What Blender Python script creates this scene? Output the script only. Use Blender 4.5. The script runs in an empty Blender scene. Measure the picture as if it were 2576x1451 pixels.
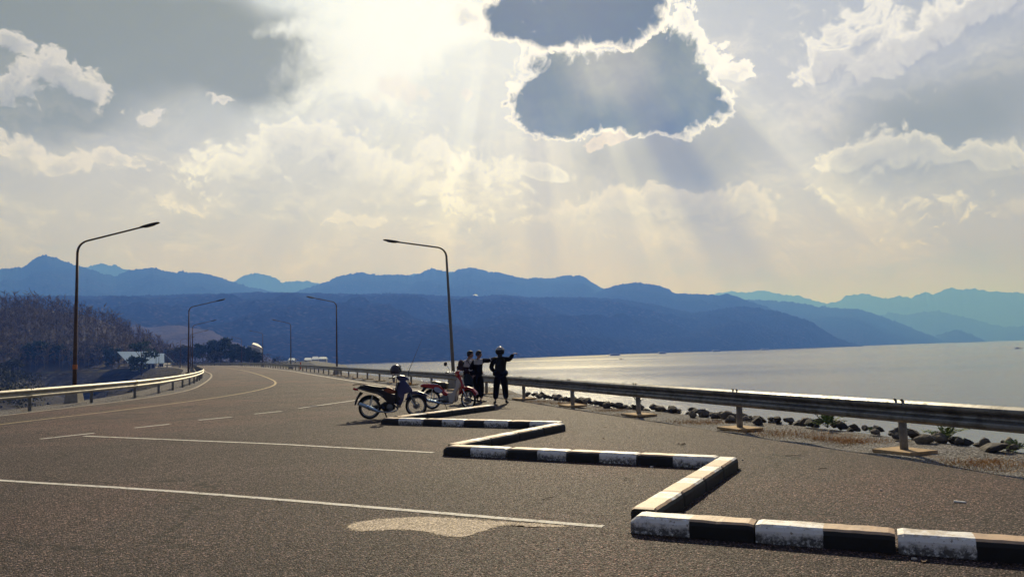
import bpy, bmesh, math, random
from mathutils import Vector, Matrix, noise, Euler
R = math.radians
sc = bpy.context.scene
col = sc.collection
# ------------------------------------------------------------------ camera
F = 1945.0; CX, CY = 1288.0, 725.5; PITCH, ROLL, EYE = 4.7, -1.5, 1.55
cd = bpy.data.cameras.new('camera'); cam = bpy.data.objects.new('camera', cd); col.objects.link(cam)
cd.sensor_width = 36; cd.lens = 36 * F / 2576; cd.clip_start = 0.1; cd.clip_end = 60000
CM = Euler((R(90 + PITCH), 0, 0)).to_matrix() @ Matrix.Rotation(R(ROLL), 3, 'Z')
cam.matrix_world = Matrix.Translation((0, 0, EYE)) @ CM.to_4x4()
sc.camera = cam
sc.view_settings.view_transform = 'Standard'; sc.view_settings.look = 'None'
sc.view_settings.exposure = 0.0; sc.view_settings.gamma = 1
sc.cycles.use_denoising = True
sc.cycles.max_bounces = 5; sc.cycles.diffuse_bounces = 2; sc.cycles.glossy_bounces = 3
sc.cycles.transmission_bounces = 2; sc.cycles.volume_bounces = 0; sc.cycles.transparent_max_bounces = 8
sc.cycles.sample_clamp_indirect = 3; sc.cycles.sample_clamp_direct = 12

def ray(px, py):                       # direction in the world of a point seen in the photograph
    return (CM @ Vector(((px - CX) / F, -(py - CY) / F, -1))).normalized()
def G(px, py, z=0.0):                  # the point of the level z seen there
    d = ray(px, py); t = (z - EYE) / d.z
    return Vector((d.x * t, d.y * t, z))
def AT(px, py, y):                     # the point at depth y seen there
    d = ray(px, py); t = y / d.y
    return Vector((d.x * t, y, EYE + d.z * t))
def azel(px, py):
    d = ray(px, py); return math.atan2(d.x, d.y), math.asin(d.z)

HAZE_COL, HAZE_D = (.085, .22, 1.0), .00049
SC = 1.4; WZ = -9.02
# ------------------------------------------------------------------ sun and sky
SUN_EL, SUN_AZ = R(31), R(4)
sl = bpy.data.lights.new('sun', 'SUN'); sl.energy = 4.6; sl.angle = R(0.6); sl.color = (1.0, 0.92, 1.0)
so = bpy.data.objects.new('sun', sl); col.objects.link(so)
sd = Vector((math.sin(SUN_AZ) * math.cos(SUN_EL), math.cos(SUN_AZ) * math.cos(SUN_EL), math.sin(SUN_EL)))
so.rotation_euler = sd.to_track_quat('Z', 'Y').to_euler()

class NT:                              # small node writer: arithmetic on sockets
    def __init__(s, tree): s.t = tree
    def n(s, typ, **kw):
        nd = s.t.nodes.new(typ)
        for k, v in kw.items(): setattr(nd, k, v)
        return nd
    def put(s, sock, v):
        if isinstance(v, bpy.types.NodeSocket): s.t.links.new(v, sock)
        elif v is not None: sock.default_value = v
    def m(s, op, a, b=None, c=None, clamp=False):
        nd = s.n('ShaderNodeMath', operation=op, use_clamp=clamp)
        s.put(nd.inputs[0], a); s.put(nd.inputs[1], b); s.put(nd.inputs[2], c)
        return nd.outputs[0]
    def v(s, op, a, b=None, sc_=None):
        nd = s.n('ShaderNodeVectorMath', operation=op)
        s.put(nd.inputs[0], a); s.put(nd.inputs[1], b)
        if sc_ is not None: s.put(nd.inputs['Scale'], sc_)
        return nd.outputs['Value'] if op in ('DOT_PRODUCT', 'LENGTH', 'DISTANCE') else nd.outputs[0]
    def step(s, x, a, b, lo=0.0, hi=1.0, typ='SMOOTHSTEP'):
        nd = s.n('ShaderNodeMapRange', interpolation_type=typ)
        s.put(nd.inputs[0], x); nd.inputs[1].default_value = a; nd.inputs[2].default_value = b
        nd.inputs[3].default_value = lo; nd.inputs[4].default_value = hi
        return nd.outputs[0]
    def mix(s, f, a, b, blend='MIX'):
        nd = s.n('ShaderNodeMix', data_type='RGBA', blend_type=blend)
        s.put(nd.inputs[0], f)
        for i, c in ((6, a), (7, b)):
            s.put(nd.inputs[i], (c + (1,)) if isinstance(c, tuple) and len(c) == 3 else c)
        return nd.outputs[2]
    def noise(s, vec, scale, detail=4, rough=.5, dist=0.0, typ=None, color=False, dim='3D'):
        nd = s.n('ShaderNodeTexNoise', noise_dimensions=dim)
        if typ: nd.noise_type = typ
        s.put(nd.inputs['Vector'], vec); nd.inputs['Scale'].default_value = scale
        nd.inputs['Detail'].default_value = detail; nd.inputs['Roughness'].default_value = rough
        nd.inputs['Distortion'].default_value = dist
        return nd.outputs['Color' if color else 'Fac']
    def voro(s, vec, scale, detail=0, feature='F1', out='Distance', rand=1.0, dim='3D'):
        nd = s.n('ShaderNodeTexVoronoi', feature=feature, voronoi_dimensions=dim)
        s.put(nd.inputs['Vector'], vec); nd.inputs['Scale'].default_value = scale
        nd.inputs['Detail'].default_value = detail; nd.inputs['Randomness'].default_value = rand
        return nd.outputs[out]
    def ramp(s, f, stops, interp='LINEAR'):
        nd = s.n('ShaderNodeValToRGB'); cr = nd.color_ramp; cr.interpolation = interp
        while len(cr.elements) < len(stops): cr.elements.new(0.5)
        for e, (p, c) in zip(cr.elements, stops):
            e.position = p; e.color = tuple(c) + (1,) if len(c) == 3 else c
        s.put(nd.inputs[0], f)
        return nd.outputs[0]

world = bpy.data.worlds.new('World'); sc.world = world; world.use_nodes = True
wt = world.node_tree; wt.nodes.clear(); W = NT(wt)
dirv = W.n('ShaderNodeTexCoord').outputs['Generated']
sx = W.n('ShaderNodeSeparateXYZ'); W.put(sx.inputs[0], dirv)
az = W.m('ARCTAN2', sx.outputs[0], sx.outputs[1]); el = W.m('ARCSINE', sx.outputs[2])
cb = W.n('ShaderNodeCombineXYZ'); W.put(cb.inputs[0], az); W.put(cb.inputs[1], el); P0 = cb.outputs[0]
def warp(vec, scale, amp, detail=3):
    n_ = W.noise(vec, scale, detail, .6, color=True, dim='2D')
    return W.v('ADD', vec, W.v('SCALE', W.v('SUBTRACT', n_, (.5, .5, .5)), None, amp))
P1 = warp(P0, 9, .045, 2); P2 = warp(P1, 48, .014, 4)
def blob(vec, px, py, rx, ry, rot=0):
    a, e = azel(px, py)
    mp = W.n('ShaderNodeMapping', vector_type='TEXTURE')
    W.put(mp.inputs[0], vec); mp.inputs['Location'].default_value = (a, e, 0)
    mp.inputs['Rotation'].default_value = (0, 0, R(rot)); mp.inputs['Scale'].default_value = (rx / F, ry / F, 1)
    gr = W.n('ShaderNodeTexGradient', gradient_type='SPHERICAL'); W.put(gr.inputs[0], mp.outputs[0])
    return gr.outputs['Fac']
def field(vec, blobs):
    acc = None
    for b in blobs:
        g = blob(vec, *b[:5])
        acc = W.m('MULTIPLY', g, b[5]) if acc is None else W.m('MULTIPLY_ADD', g, b[5], acc)
    return acc
nz_big = W.noise(P0, 6, 3, .5, dim='2D')
def detail(vec):
    nz = W.noise(vec, 34, 6, .62, dim='2D')
    puff = W.voro(vec, 50, 2, 'F1', dim='2D')
    return W.m('ADD', W.m('SUBTRACT', W.m('SUBTRACT', nz, W.m('MULTIPLY', puff, .58)), .235), W.m('MULTIPLY', W.m('SUBTRACT', W.noise(vec, 110, 4, .6, dim='2D'), .5), .34))
UP = (.002, .012, 0)
det = detail(P2); det2 = detail(W.v('ADD', P2, (.0015, .006, 0)))
lit = W.m('SUBTRACT', det, det2)                     # billows lit from the sun's side
#BASE
base = W.ramp(W.m('MULTIPLY', el, 1 / R(40), clamp=True), [(0, (.655, .575, .470)), (.12, (.66, .60, .49)), (.25, (.66, .635, .57)),
    (.42, (.61, .62, .60)), (.62, (.54, .57, .585)), (.85, (.26, .30, .34)), (1, (.12, .15, .19))])
side = W.m('ABSOLUTE', W.m('SUBTRACT', az, R(-3)))
base = W.mix(1.0, base, W.ramp(W.m('DIVIDE', side, math.pi), [(0, (1.04, 1.04, 1.04)), (.10, (.96, .96, .96)), (.2, (.76, .77, .79)), (.36, (.25, .27, .32)), (.6, (.11, .13, .18)), (1, (.09, .11, .16))]), 'MULTIPLY')
base = W.mix(W.m('MULTIPLY', W.step(nz_big, .4, .65), .22), base, (.50, .51, .54))
wsp = W.noise(W.v('MULTIPLY', P1, (1.0, 2.1, 1.0)), 11, 7, .62, dim='2D')
wl_ = W.m('MULTIPLY', W.step(W.m('MULTIPLY_ADD', lit, .2, wsp), .46, .72), W.step(el, R(2), R(9)))
base = W.mix(W.m('MULTIPLY', wl_, .36), base, (.92, .88, .80))
wd_ = W.step(W.noise(W.v('MULTIPLY', P1, (1.0, 2.6, 1.0)), 7, 6, .6, dim='2D'), .52, .72)
base = W.mix(W.m('MULTIPLY', wd_, .30), base, (.40, .43, .46))
# the glow round the hidden sun
glow = W.m('POWER', W.m('ADD', blob(P0, 980, -60, 900, 640), 0.0), 1.3)
base = W.mix(W.m('MULTIPLY', glow, .80, clamp=True), base, (1.06, 1.12, 1.14))
# soft dark sheets of cloud
fs = field(P1, [(330, 90, 620, 230, 0, 1.3), (640, 150, 260, 140, -8, .9), (60, 60, 300, 260, 0, .7), (40, 300, 240, 160, 0, .5), (2480, 300, 330, 240, 0, .75), (2250, 330, 260, 150, -20, .4),
                (1500, 400, 260, 150, 0, .6), (1760, 430, 240, 210, 50, .8), (2450, 620, 420, 160, 0, .35), (250, 330, 330, 90, 0, .4)])
ms = W.step(W.m('ADD', fs, W.m('MULTIPLY', W.m('SUBTRACT', nz_big, .5), .5)), .02, .95)
cc = W.mix(W.m('MULTIPLY', ms, .92), base, (.232, .238, .040))
# brilliant cloud before the sun
fw = field(P2, [(960, 20, 330, 150, 0, .95), (900, 160, 260, 120, 10, .9), (960, 240, 150, 90, -20, .7), (1130, 60, 140, 90, 0, .8), (760, 270, 170, 60, 15, .55), (700, 75, 130, 28, 0, .6), (1070, 110, 130, 160, 10, .5)])
fwd = W.m('MULTIPLY_ADD', det, .35, fw)
cc = W.mix(W.m('MULTIPLY', W.step(fwd, .05, .80), .75), cc, (1.08, 1.10, 1.10))
def cloud(cc, vec, blobs, kdet, e, rimc, inner, a_in, gain=1.0, flat=False):
    f0 = field(vec, blobs)
    f = W.m('MULTIPLY_ADD', det, kdet, f0)
    m_ = W.m('MULTIPLY', W.step(f, e[0], e[1]), W.step(f0, .03, .14)); inn = W.step(f, e[1], e[2])
    if not flat:                                     # the sun's side bright, the far side melting away
        f1 = field(W.v('ADD', vec, UP), blobs)
        L = W.m('ADD', W.m('MULTIPLY', W.m('SUBTRACT', f0, f1), 3.2), W.m('MULTIPLY_ADD', lit, 1.3, .42), clamp=True)
        inn = W.m('MULTIPLY', inn, W.m('MULTIPLY_ADD', L, -.55, 1.1), clamp=True)
        m_ = W.m('MULTIPLY', m_, W.step(L, .0, .6, .12, 1))
    rimmed = W.mix(inn, rimc, W.v('SCALE', inner, None, W.m('MULTIPLY_ADD', lit, .75 if not flat else .3, 1.0)))
    a = W.m('MULTIPLY', m_, W.m('MULTIPLY_ADD', inn, a_in - gain, gain))
    return W.mix(a, cc, rimmed)
B1 = [(620, 430, 250, 90, 0, 1), (800, 395, 210, 110, 0, 1), (740, 350, 120, 60, 0, .8), (980, 440, 260, 90, 0, 1), (1090, 375, 60, 70, 0, .8), (1180, 400, 60, 60, 0, .8),
      (1260, 440, 150, 75, 0, .9), (1375, 432, 80, 22, 0, .9), (1150, 520, 260, 90, 0, .8), (700, 500, 260, 70, 0, .6)]
B2 = [(1540, 525, 220, 85, 0, 1), (1650, 520, 160, 80, 0, .9), (1390, 550, 140, 60, 0, .8), (1800, 530, 180, 75, 0, .9), (1900, 530, 90, 80, 0, .8), (1700, 600, 330, 80, 0, .7),
      (460, 525, 100, 45, 0, .7), (900, 560, 150, 35, 0, .8), (1010, 245, 130, 60, 0, .9), (1180, 237, 40, 14, 0, 1.1)]
B3 = [(2230, 375, 130, 75, 0, 1), (2190, 440, 180, 100, 0, .9), (2110, 400, 80, 45, 0, .8), (2340, 400, 120, 70, 0, .9), (2280, 520, 240, 110, 0, .7), (2530, 400, 110, 60, 0, .9), (2440, 430, 120, 40, 0, .7)]
B4 = [(120, 200, 150, 110, -25, 1), (30, 270, 100, 80, 0, .9), (210, 230, 70, 75, 0, .9), (370, 275, 70, 40, 0, .8), (15, 120, 50, 60, 0, .9), (45, 375, 70, 40, 0, 1), (150, 422, 75, 36, -15, 1), (290, 415, 130, 40, -5, 1.1), (560, 265, 60, 18, 0, .8)]
B5 = [(2150, 110, 180, 130, 30, 1), (2070, 190, 110, 45, 10, 1), (2400, 90, 240, 100, 25, .9), (2510, 30, 160, 80, 0, .9), (2190, 205, 90, 50, 0, .9), (2300, 150, 170, 60, 30, .8)]
B6 = [(1545, 350, 85, 36, 15, 1.1), (1480, 372, 40, 20, 0, 1)]
cc = cloud(cc, P2, B2, .75, (.14, .46, 1.05), (.92, .87, .80), (.55, .54, .52), .48, .60)
cc = cloud(cc, P2, B1, .85, (.14, .48, 1.15), (1.02, 1.01, .98), (.57, .58, .58), .50, .68)
cc = cloud(cc, P2, B3, .85, (.14, .48, 1.05), (.92, .90, .87), (.46, .475, .48), .50, .64)
cc = cloud(cc, P2, B4, .85, (.16, .46, 1.05), (.90, .85, .79), (.38, .40, .40), .50, .70)
cc = cloud(cc, P2, B5, .85, (.14, .46, .95), (.98, .95, .91), (.36, .375, .385), .70, .82)
cc = cloud(cc, P2, B6, .75, (.30, .42, .90), (.88, .79, .67), (.72, .66, .60), .7, .8)
# thick clouds with burning rims
BR = [(1800, 140, 120, 70, -40, .9), (1855, 195, 80, 45, 0, .9), (1720, 55, 90, 80, 0, .9), (1190, 40, 110, 70, -20, 1.1), (1310, 235, 60, 120, 0, .9), (1560, 95, 200, 60, 0, .8), (1380, 120, 170, 40, 0, .8)]
cc = cloud(cc, P2, BR, .9, (.24, .40, 1.1), (1.08, 1.05, 1.0), (.42, .44, .46), .85, .95)
PD = warp(warp(P0, 16, .02, 1), 70, .010, 4)
D1 = [(1440, 0, 300, 150, 0, 1.25), (1270, 50, 110, 60, 0, .7), (1400, 95, 150, 40, 0, .5), (1590, 40, 140, 100, 0, .8)]
D2 = [(1410, 230, 165, 145, 0, 1.1), (1362, 283, 118, 72, 0, .85), (1460, 285, 130, 70, 0, .8), (1665, 170, 150, 160, 0, 1.2), (1725, 270, 160, 95, 0, 1.1), (1630, 285, 120, 75, 0, .9), (1545, 225, 130, 130, 0, .8)]
D2C = W.mix(W.step(W.noise(P1, 14, 3, .5, dim='2D'), .35, .7), (.072, .110, .0), (.17, .20, .05))
D2C = W.mix(W.step(blob(P1, 1540, 170, 190, 130), .1, .8), D2C, (.34, .35, .22))
cc = cloud(cc, PD, D2, .46, (.20, .29, .55), (1.0, .98, .95), D2C, .97, .85, True)
cc = cloud(cc, PD, D1, .50, (.22, .32, .70), (1.10, 1.05, .98), (.036, .076, .0), 1.0, .95, True)
# shafts of light fanning down from the sun
sa, se = azel(1300, -420)
th = W.m('ARCTAN2', W.m('SUBTRACT', az, sa), W.m('SUBTRACT', se, el))
cbt = W.n('ShaderNodeCombineXYZ'); W.put(cbt.inputs[0], th)
rn = W.step(W.noise(cbt.outputs[0], 9.0, 4, .62), .36, .66, -1, 1, 'LINEAR')
def wedge(px, py, wdeg, amp):
    a, e = azel(px, py); t0 = math.atan2(a - sa, se - e)
    d_ = W.m('ABSOLUTE', W.m('SUBTRACT', th, t0))
    return W.m('MULTIPLY', W.step(d_, R(wdeg), R(wdeg * .35)), amp)
shaft = W.m('MULTIPLY', rn, .22)
for a_ in ((1975, 340, 3.2, .9), (1560, 400, 2.2, .5), (1720, 430, 5, -1.0), (1350, 400, 3.5, -.5), (1180, 300, 2.5, .5), (2070, 420, 2.6, -.4), (2200, 560, 2.2, .35)):
    shaft = W.m('ADD', shaft, wedge(*a_))
sfade = W.m('MULTIPLY', W.step(el, R(1), R(9)), W.m('MULTIPLY', W.step(el, R(22), R(15), .25, 1), W.step(side, R(45), R(20))))
shaft = W.m('MULTIPLY', shaft, sfade)
gain = W.m('MULTIPLY_ADD', shaft, .30, 1.0)
cc = W.mix(1.0, cc, W.v('SCALE', (1, 1, 1), None, gain), 'MULTIPLY')
sky = W.n('ShaderNodeTexSky', sky_type='NISHITA'); sky.sun_disc = False
sky.sun_elevation = SUN_EL; sky.sun_rotation = SUN_AZ
sky.dust_density = 3.0; sky.air_density = 1.0
b1 = W.n('ShaderNodeBackground'); W.put(b1.inputs[0], sky.outputs[0]); b1.inputs[1].default_value = 0.05
b2 = W.n('ShaderNodeBackground'); W.put(b2.inputs[0], W.mix(1.0, cc, W.ramp(W.m('MULTIPLY', el, 1 / R(40), clamp=True), [(0, (.90, .78, 1.07)), (.12, (.97, .885, 1.24)), (.25, (1.03, 1.025, 1.42)), (.42, (1.02, 1.03, 1.38)), (.62, (.98, 1.0, 1.18)), (1, (.8, .82, .85))]), 'MULTIPLY')); b2.inputs[1].default_value = 1.0
mxs = W.n('ShaderNodeMixShader'); mxs.inputs[0].default_value = 0.93; cc = cc      # thin clouds over clear sky
wt.links.new(b1.outputs[0], mxs.inputs[1]); wt.links.new(b2.outputs[0], mxs.inputs[2])
wo = W.n('ShaderNodeOutputWorld'); wt.links.new(mxs.outputs[0], wo.inputs[0])
world.cycles.sampling_method = 'MANUAL'; world.cycles.sample_map_resolution = 256

# ------------------------------------------------------------------ helpers
random.seed(7)
def mat(name, colr=(.5, .5, .5), rough=.6, metal=0.0, spec=.5, var=0.0, vscale=8.0, bump=0.0, bscale=40.0, coords='Object', coat=0.0):
    m_ = bpy.data.materials.new(name); m_.use_nodes = True; t = m_.node_tree; N = NT(t)
    b = t.nodes['Principled BSDF']
    b.inputs['Base Color'].default_value = colr + (1,); b.inputs['Roughness'].default_value = rough
    b.inputs['Metallic'].default_value = metal; b.inputs['Specular IOR Level'].default_value = spec
    b.inputs['Coat Weight'].default_value = coat
    co = N.n('ShaderNodeTexCoord').outputs[coords]
    if var:
        f = N.noise(co, vscale, 6, .65)
        N.put(b.inputs['Base Color'], N.mix(N.step(f, .3, .7), tuple(c * (1 - var) for c in colr), tuple(min(1, c * (1 + var)) for c in colr)))
    if bump:
        bp = N.n('ShaderNodeBump'); bp.inputs['Strength'].default_value = bump; bp.inputs['Distance'].default_value = .02
        N.put(bp.inputs['Height'], N.noise(co, bscale, 5, .65)); t.links.new(bp.outputs[0], b.inputs['Normal'])
    m_['N'] = 0
    return m_
def nodes(m_):
    t = m_.node_tree; return NT(t), t.nodes['Principled BSDF'], t
def bump_to(N, b, t, h, strength, dist):
    bp = N.n('ShaderNodeBump'); bp.inputs['Strength'].default_value = strength; bp.inputs['Distance'].default_value = dist
    N.put(bp.inputs['Height'], h); t.links.new(bp.outputs[0], b.inputs['Normal'])

def obj(name, vf, m_, parent=None, smooth=False):
    if isinstance(vf, bmesh.types.BMesh):
        me = bpy.data.meshes.new(name); vf.to_mesh(me); vf.free()
    elif isinstance(vf, bpy.types.Mesh): me = vf
    else:
        me = bpy.data.meshes.new(name); me.from_pydata([tuple(v) for v in vf[0]], [], vf[1]); me.update()
    for mm in (m_ if isinstance(m_, (list, tuple)) else [m_]): me.materials.append(mm)
    if smooth: me.polygons.foreach_set('use_smooth', [True] * len(me.polygons))
    o = bpy.data.objects.new(name, me); col.objects.link(o)
    if parent: o.parent = parent
    return o
def tag(o, label=None, cat=None, group=None, kind=None):
    if label: o['label'] = label
    if cat: o['category'] = cat
    if group: o['group'] = group
    if kind: o['kind'] = kind
    return o
def empty(name, loc=(0, 0, 0), rz=0.0):
    o = bpy.data.objects.new(name, None); col.objects.link(o); o.location = loc; o.rotation_euler = (0, 0, rz)
    o.empty_display_size = .2
    return o
def dup(o, parent=None):
    c = o.copy(); col.objects.link(c); c.parent = parent
    for ch in [x for x in ALLCH.get(o.name, [])]: dup(ch, c)
    return c
ALLCH = {}
def copy_tree(o):
    kids = {}
    for x in col.objects:
        if x.parent: kids.setdefault(x.parent.name, []).append(x)
    def rec(s, p):
        c = s.copy(); col.objects.link(c); c.parent = p
        for k in kids.get(s.name, []): rec(k, c)
        return c
    return rec(o, None)

def box(bm, c, s, rot=None, bev=0.0):
    r = bmesh.ops.create_cube(bm, size=1.0)
    M_ = Matrix.Translation(c) @ (rot.to_matrix().to_4x4() if rot else Matrix()) @ Matrix.Diagonal((*s, 1))
    bmesh.ops.transform(bm, matrix=M_, verts=r['verts'])
    if bev:
        es = list({e for v in r['verts'] for e in v.link_edges})
        bmesh.ops.bevel(bm, geom=es, offset=bev, segments=2, affect='EDGES', profile=.6)
def tube(bm, pts, rad, seg=8, cap=True):
    pts = [Vector(p) for p in pts]; rads = rad if isinstance(rad, (list, tuple)) else [rad] * len(pts)
    rings = []; up = None
    for i, p in enumerate(pts):
        t = (pts[min(i + 1, len(pts) - 1)] - pts[max(i - 1, 0)]).normalized()
        if up is None: up = Vector((0, 0, 1)) if abs(t.z) < .9 else Vector((1, 0, 0))
        a = t.cross(up)
        if a.length < 1e-4: a = t.cross(Vector((0, 1, 0)))
        a.normalize(); b = a.cross(t).normalized(); up = b
        rings.append([bm.verts.new(p + (a * math.cos(k * 2 * math.pi / seg) + b * math.sin(k * 2 * math.pi / seg)) * rads[i]) for k in range(seg)])
    for r0, r1 in zip(rings, rings[1:]):
        for k in range(seg): bm.faces.new((r0[k], r0[(k + 1) % seg], r1[(k + 1) % seg], r1[k]))
    if cap:
        bm.faces.new(rings[0][::-1]); bm.faces.new(rings[-1])
def lathe(bm, prof, seg=20, M_=None):      # prof: (radius, height) revolved about local z
    M_ = M_ or Matrix()
    rings = [[bm.verts.new(M_ @ Vector((r * math.cos(k * 2 * math.pi / seg), r * math.sin(k * 2 * math.pi / seg), h))) for k in range(seg)] for r, h in prof]
    for r0, r1 in zip(rings, rings[1:]):
        for k in range(seg): bm.faces.new((r0[k], r0[(k + 1) % seg], r1[(k + 1) % seg], r1[k]))
    return rings
def slab(bm, prof, w, y0=0.0, bev=.01, taper=None):  # an outline in x,z given thickness w along y
    f = [bm.verts.new((x, y0 - w / 2, z)) for x, z in prof]; b = [bm.verts.new((x, y0 + w / 2, z)) for x, z in prof]
    n = len(prof); fs = [bm.faces.new(f), bm.faces.new(b[::-1])]
    for i in range(n): fs.append(bm.faces.new((f[(i + 1) % n], f[i], b[i], b[(i + 1) % n])))
    bmesh.ops.recalc_face_normals(bm, faces=fs)
    if bev:
        es = [e for e in fs[0].edges] + [e for e in fs[1].edges]
        bmesh.ops.bevel(bm, geom=es, offset=bev, segments=2, affect='EDGES', profile=.6, clamp_overlap=True)
def ball(bm, c, s, rot=None, sub=2):
    r = bmesh.ops.create_icosphere(bm, subdivisions=sub, radius=1.0)
    M_ = Matrix.Translation(c) @ (rot.to_matrix().to_4x4() if rot else Matrix()) @ Matrix.Diagonal((*s, 1))
    bmesh.ops.transform(bm, matrix=M_, verts=r['verts']); return r['verts']
def NB(): return bmesh.new()
def lerp(a, b, t): return a + (b - a) * t
def interp(tab, x):
    if x <= tab[0][0]: return tab[0][1]
    for (x0, y0), (x1, y1) in zip(tab, tab[1:]):
        if x <= x1: return y0 + (y1 - y0) * (x - x0) / (x1 - x0)
    return tab[-1][1]
def resample(pts, step, start=0.0):
    out = []; acc = start
    pts = [Vector(p) for p in pts]
    for a, b in zip(pts, pts[1:]):
        L = (b - a).length
        while acc <= L:
            out.append((a + (b - a) * (acc / L), (b - a).normalized())); acc += step
        acc -= L
    return out
def smooth_line(pts, n=3):
    pts = [Vector(p) for p in pts]
    for _ in range(n):
        q = [pts[0]]
        for a, b in zip(pts, pts[1:]): q += [a * .75 + b * .25, a * .25 + b * .75]
        pts = q + [pts[-1]]
    return pts
def V3(p, z=0.0): return Vector((p[0], p[1], p[2] if len(p) > 2 else z))
def offset_line(pts, d):                   # to the right of the direction of travel
    out = []
    for i, p in enumerate(pts):
        t = (pts[min(i + 1, len(pts) - 1)] - pts[max(i - 1, 0)]); t.z = 0; t.normalize()
        out.append(p + Vector((t.y, -t.x, 0)) * d)
    return out
def strip(pa, pb):
    n = len(pa); return ([tuple(p) for p in pa] + [tuple(p) for p in pb], [(i, i + 1, n + i + 1, n + i) for i in range(n - 1)])

# ------------------------------------------------------------------ the lie of the land
SX = lambda x, y: x - .0406 - .00215 * y
RAILR = [(12.6, -9), (8.5, 3.1), (5.59, 11.17), (4.31, 14.8), (3.0, 18.45), (1.72, 22.1), (.4, 25.9), (-.97, 29.8), (-5.0, 40.2), (-9.2, 50.7), (-16.7, 70.7), (-24.2, 91), (-32.6, 111.9), (-41, 132.5), (-49.8, 152.6), (-67, 190), (-88, 232, -.15), (-116, 288, -.4), (-150, 345, -.6)]
RAILL = [(-20, -8), (-18.4, 6), (-17.2, 16), (-16.6, 24), (-16.6, 31.7), (-17.0, 36.5), (-18.9, 44), (-22, 54), (-28, 70.5), (-35.7, 88.6), (-44.7, 110), (-52.5, 129), (-60.3, 147), (-77.5, 184), (-100, 229, -.2), (-127, 283, -.4)]
RAILR = [(SX(p[0], p[1]),) + tuple(p[1:]) for p in RAILR]; RAILL = [(SX(p[0], p[1]),) + tuple(p[1:]) for p in RAILL]
railr = smooth_line([V3(p) for p in RAILR], 2); raill = smooth_line([V3(p) for p in RAILL], 2)
# asphalt: colour of the stone chips, patches, worn reddish areas
masph = mat('asphalt', rough=.9, spec=.22); N, b, t = nodes(masph)
co = N.n('ShaderNodeTexCoord').outputs['Object']
grain = N.voro(co, 84, 0, 'F1', 'Color'); gs = N.n('ShaderNodeSeparateColor'); N.put(gs.inputs[0], grain)
base_ = N.mix(N.step(N.noise(co, .35, 5, .6), .35, .65), (.046, .0335, .0325), (.072, .0525, .0505))
base_ = N.mix(N.m('MULTIPLY', N.step(N.noise(co, .13, 4, .55), .48, .62), .75), base_, (.100, .058, .054))
base_ = N.mix(N.m('MULTIPLY', N.step(N.noise(co, .7, 6, .7), .45, .70), .55), base_, (.024, .021, .020))
chip = N.ramp(gs.outputs[0], [(0, (.10, .10, .10)), (.4, (.5, .5, .5)), (.78, (1.35, 1.3, 1.25)), (.93, (4.0, 3.8, 3.5)), (1, (8.0, 7.4, 6.8))])
base_ = N.mix(1.0, base_, chip, 'MULTIPLY')
crk = N.voro(N.v('ADD', co, N.v('SCALE', N.noise(co, 1.3, 4, .6, color=True), None, .9)), .23, 0, 'DISTANCE_TO_EDGE')
crk = N.m('MULTIPLY', N.step(crk, .009, .002), N.step(N.noise(co, .3, 2), .44, .52))
base_ = N.mix(N.m('MULTIPLY', crk, .8), base_, (.012, .010, .009))
N.put(b.inputs['Base Color'], base_)
hgt = N.m('ADD', N.m('MULTIPLY', N.voro(co, 84, 0, 'F1'), -1.0), N.m('MULTIPLY', N.noise(co, 20, 4, .7), 1.5))
bump_to(N, b, t, hgt, .85, .02)
N.put(b.inputs['Roughness'], N.step(gs.outputs[1], 0, 1, .6, .95, 'LINEAR'))

aedge_r = [G(*p) for p in ((2576, 1198), (2264, 1155), (1933, 1105.5), (1721, 1071), (1528, 1042), (1413, 1023), (1346, 1016), (1284, 1003.5), (1207, 993.5))]
far_r = [p.copy() for p in offset_line(railr, -1.15) if p.y > 44]
near_r = [Vector((8.3, -9, 0)), Vector((7.2, 1.0, 0)), Vector((6.3, 4.5, 0))]
ledge = [p for p in offset_line(raill, .25) if p.y > -8.5]
redge = smooth_line(near_r + aedge_r + far_r, 2)
def by_len(pts, n):
    L = [0]
    for a, c in zip(pts, pts[1:]): L.append(L[-1] + (c - a).length)
    return [interp3(L, pts, L[-1] * k / (n - 1)) for k in range(n)]
def interp3(L, pts, s):
    for i in range(len(L) - 1):
        if s <= L[i + 1] + 1e-9: return pts[i].lerp(pts[i + 1], (s - L[i]) / max(1e-9, L[i + 1] - L[i]))
    return pts[-1].copy()
la = by_len([Vector((-14, -9, 0))] + smooth_line(offset_line(raill, .9), 1), 160); ra = by_len(redge, 160)
tag(obj('road', strip(la, ra), masph), kind='structure')

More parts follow.
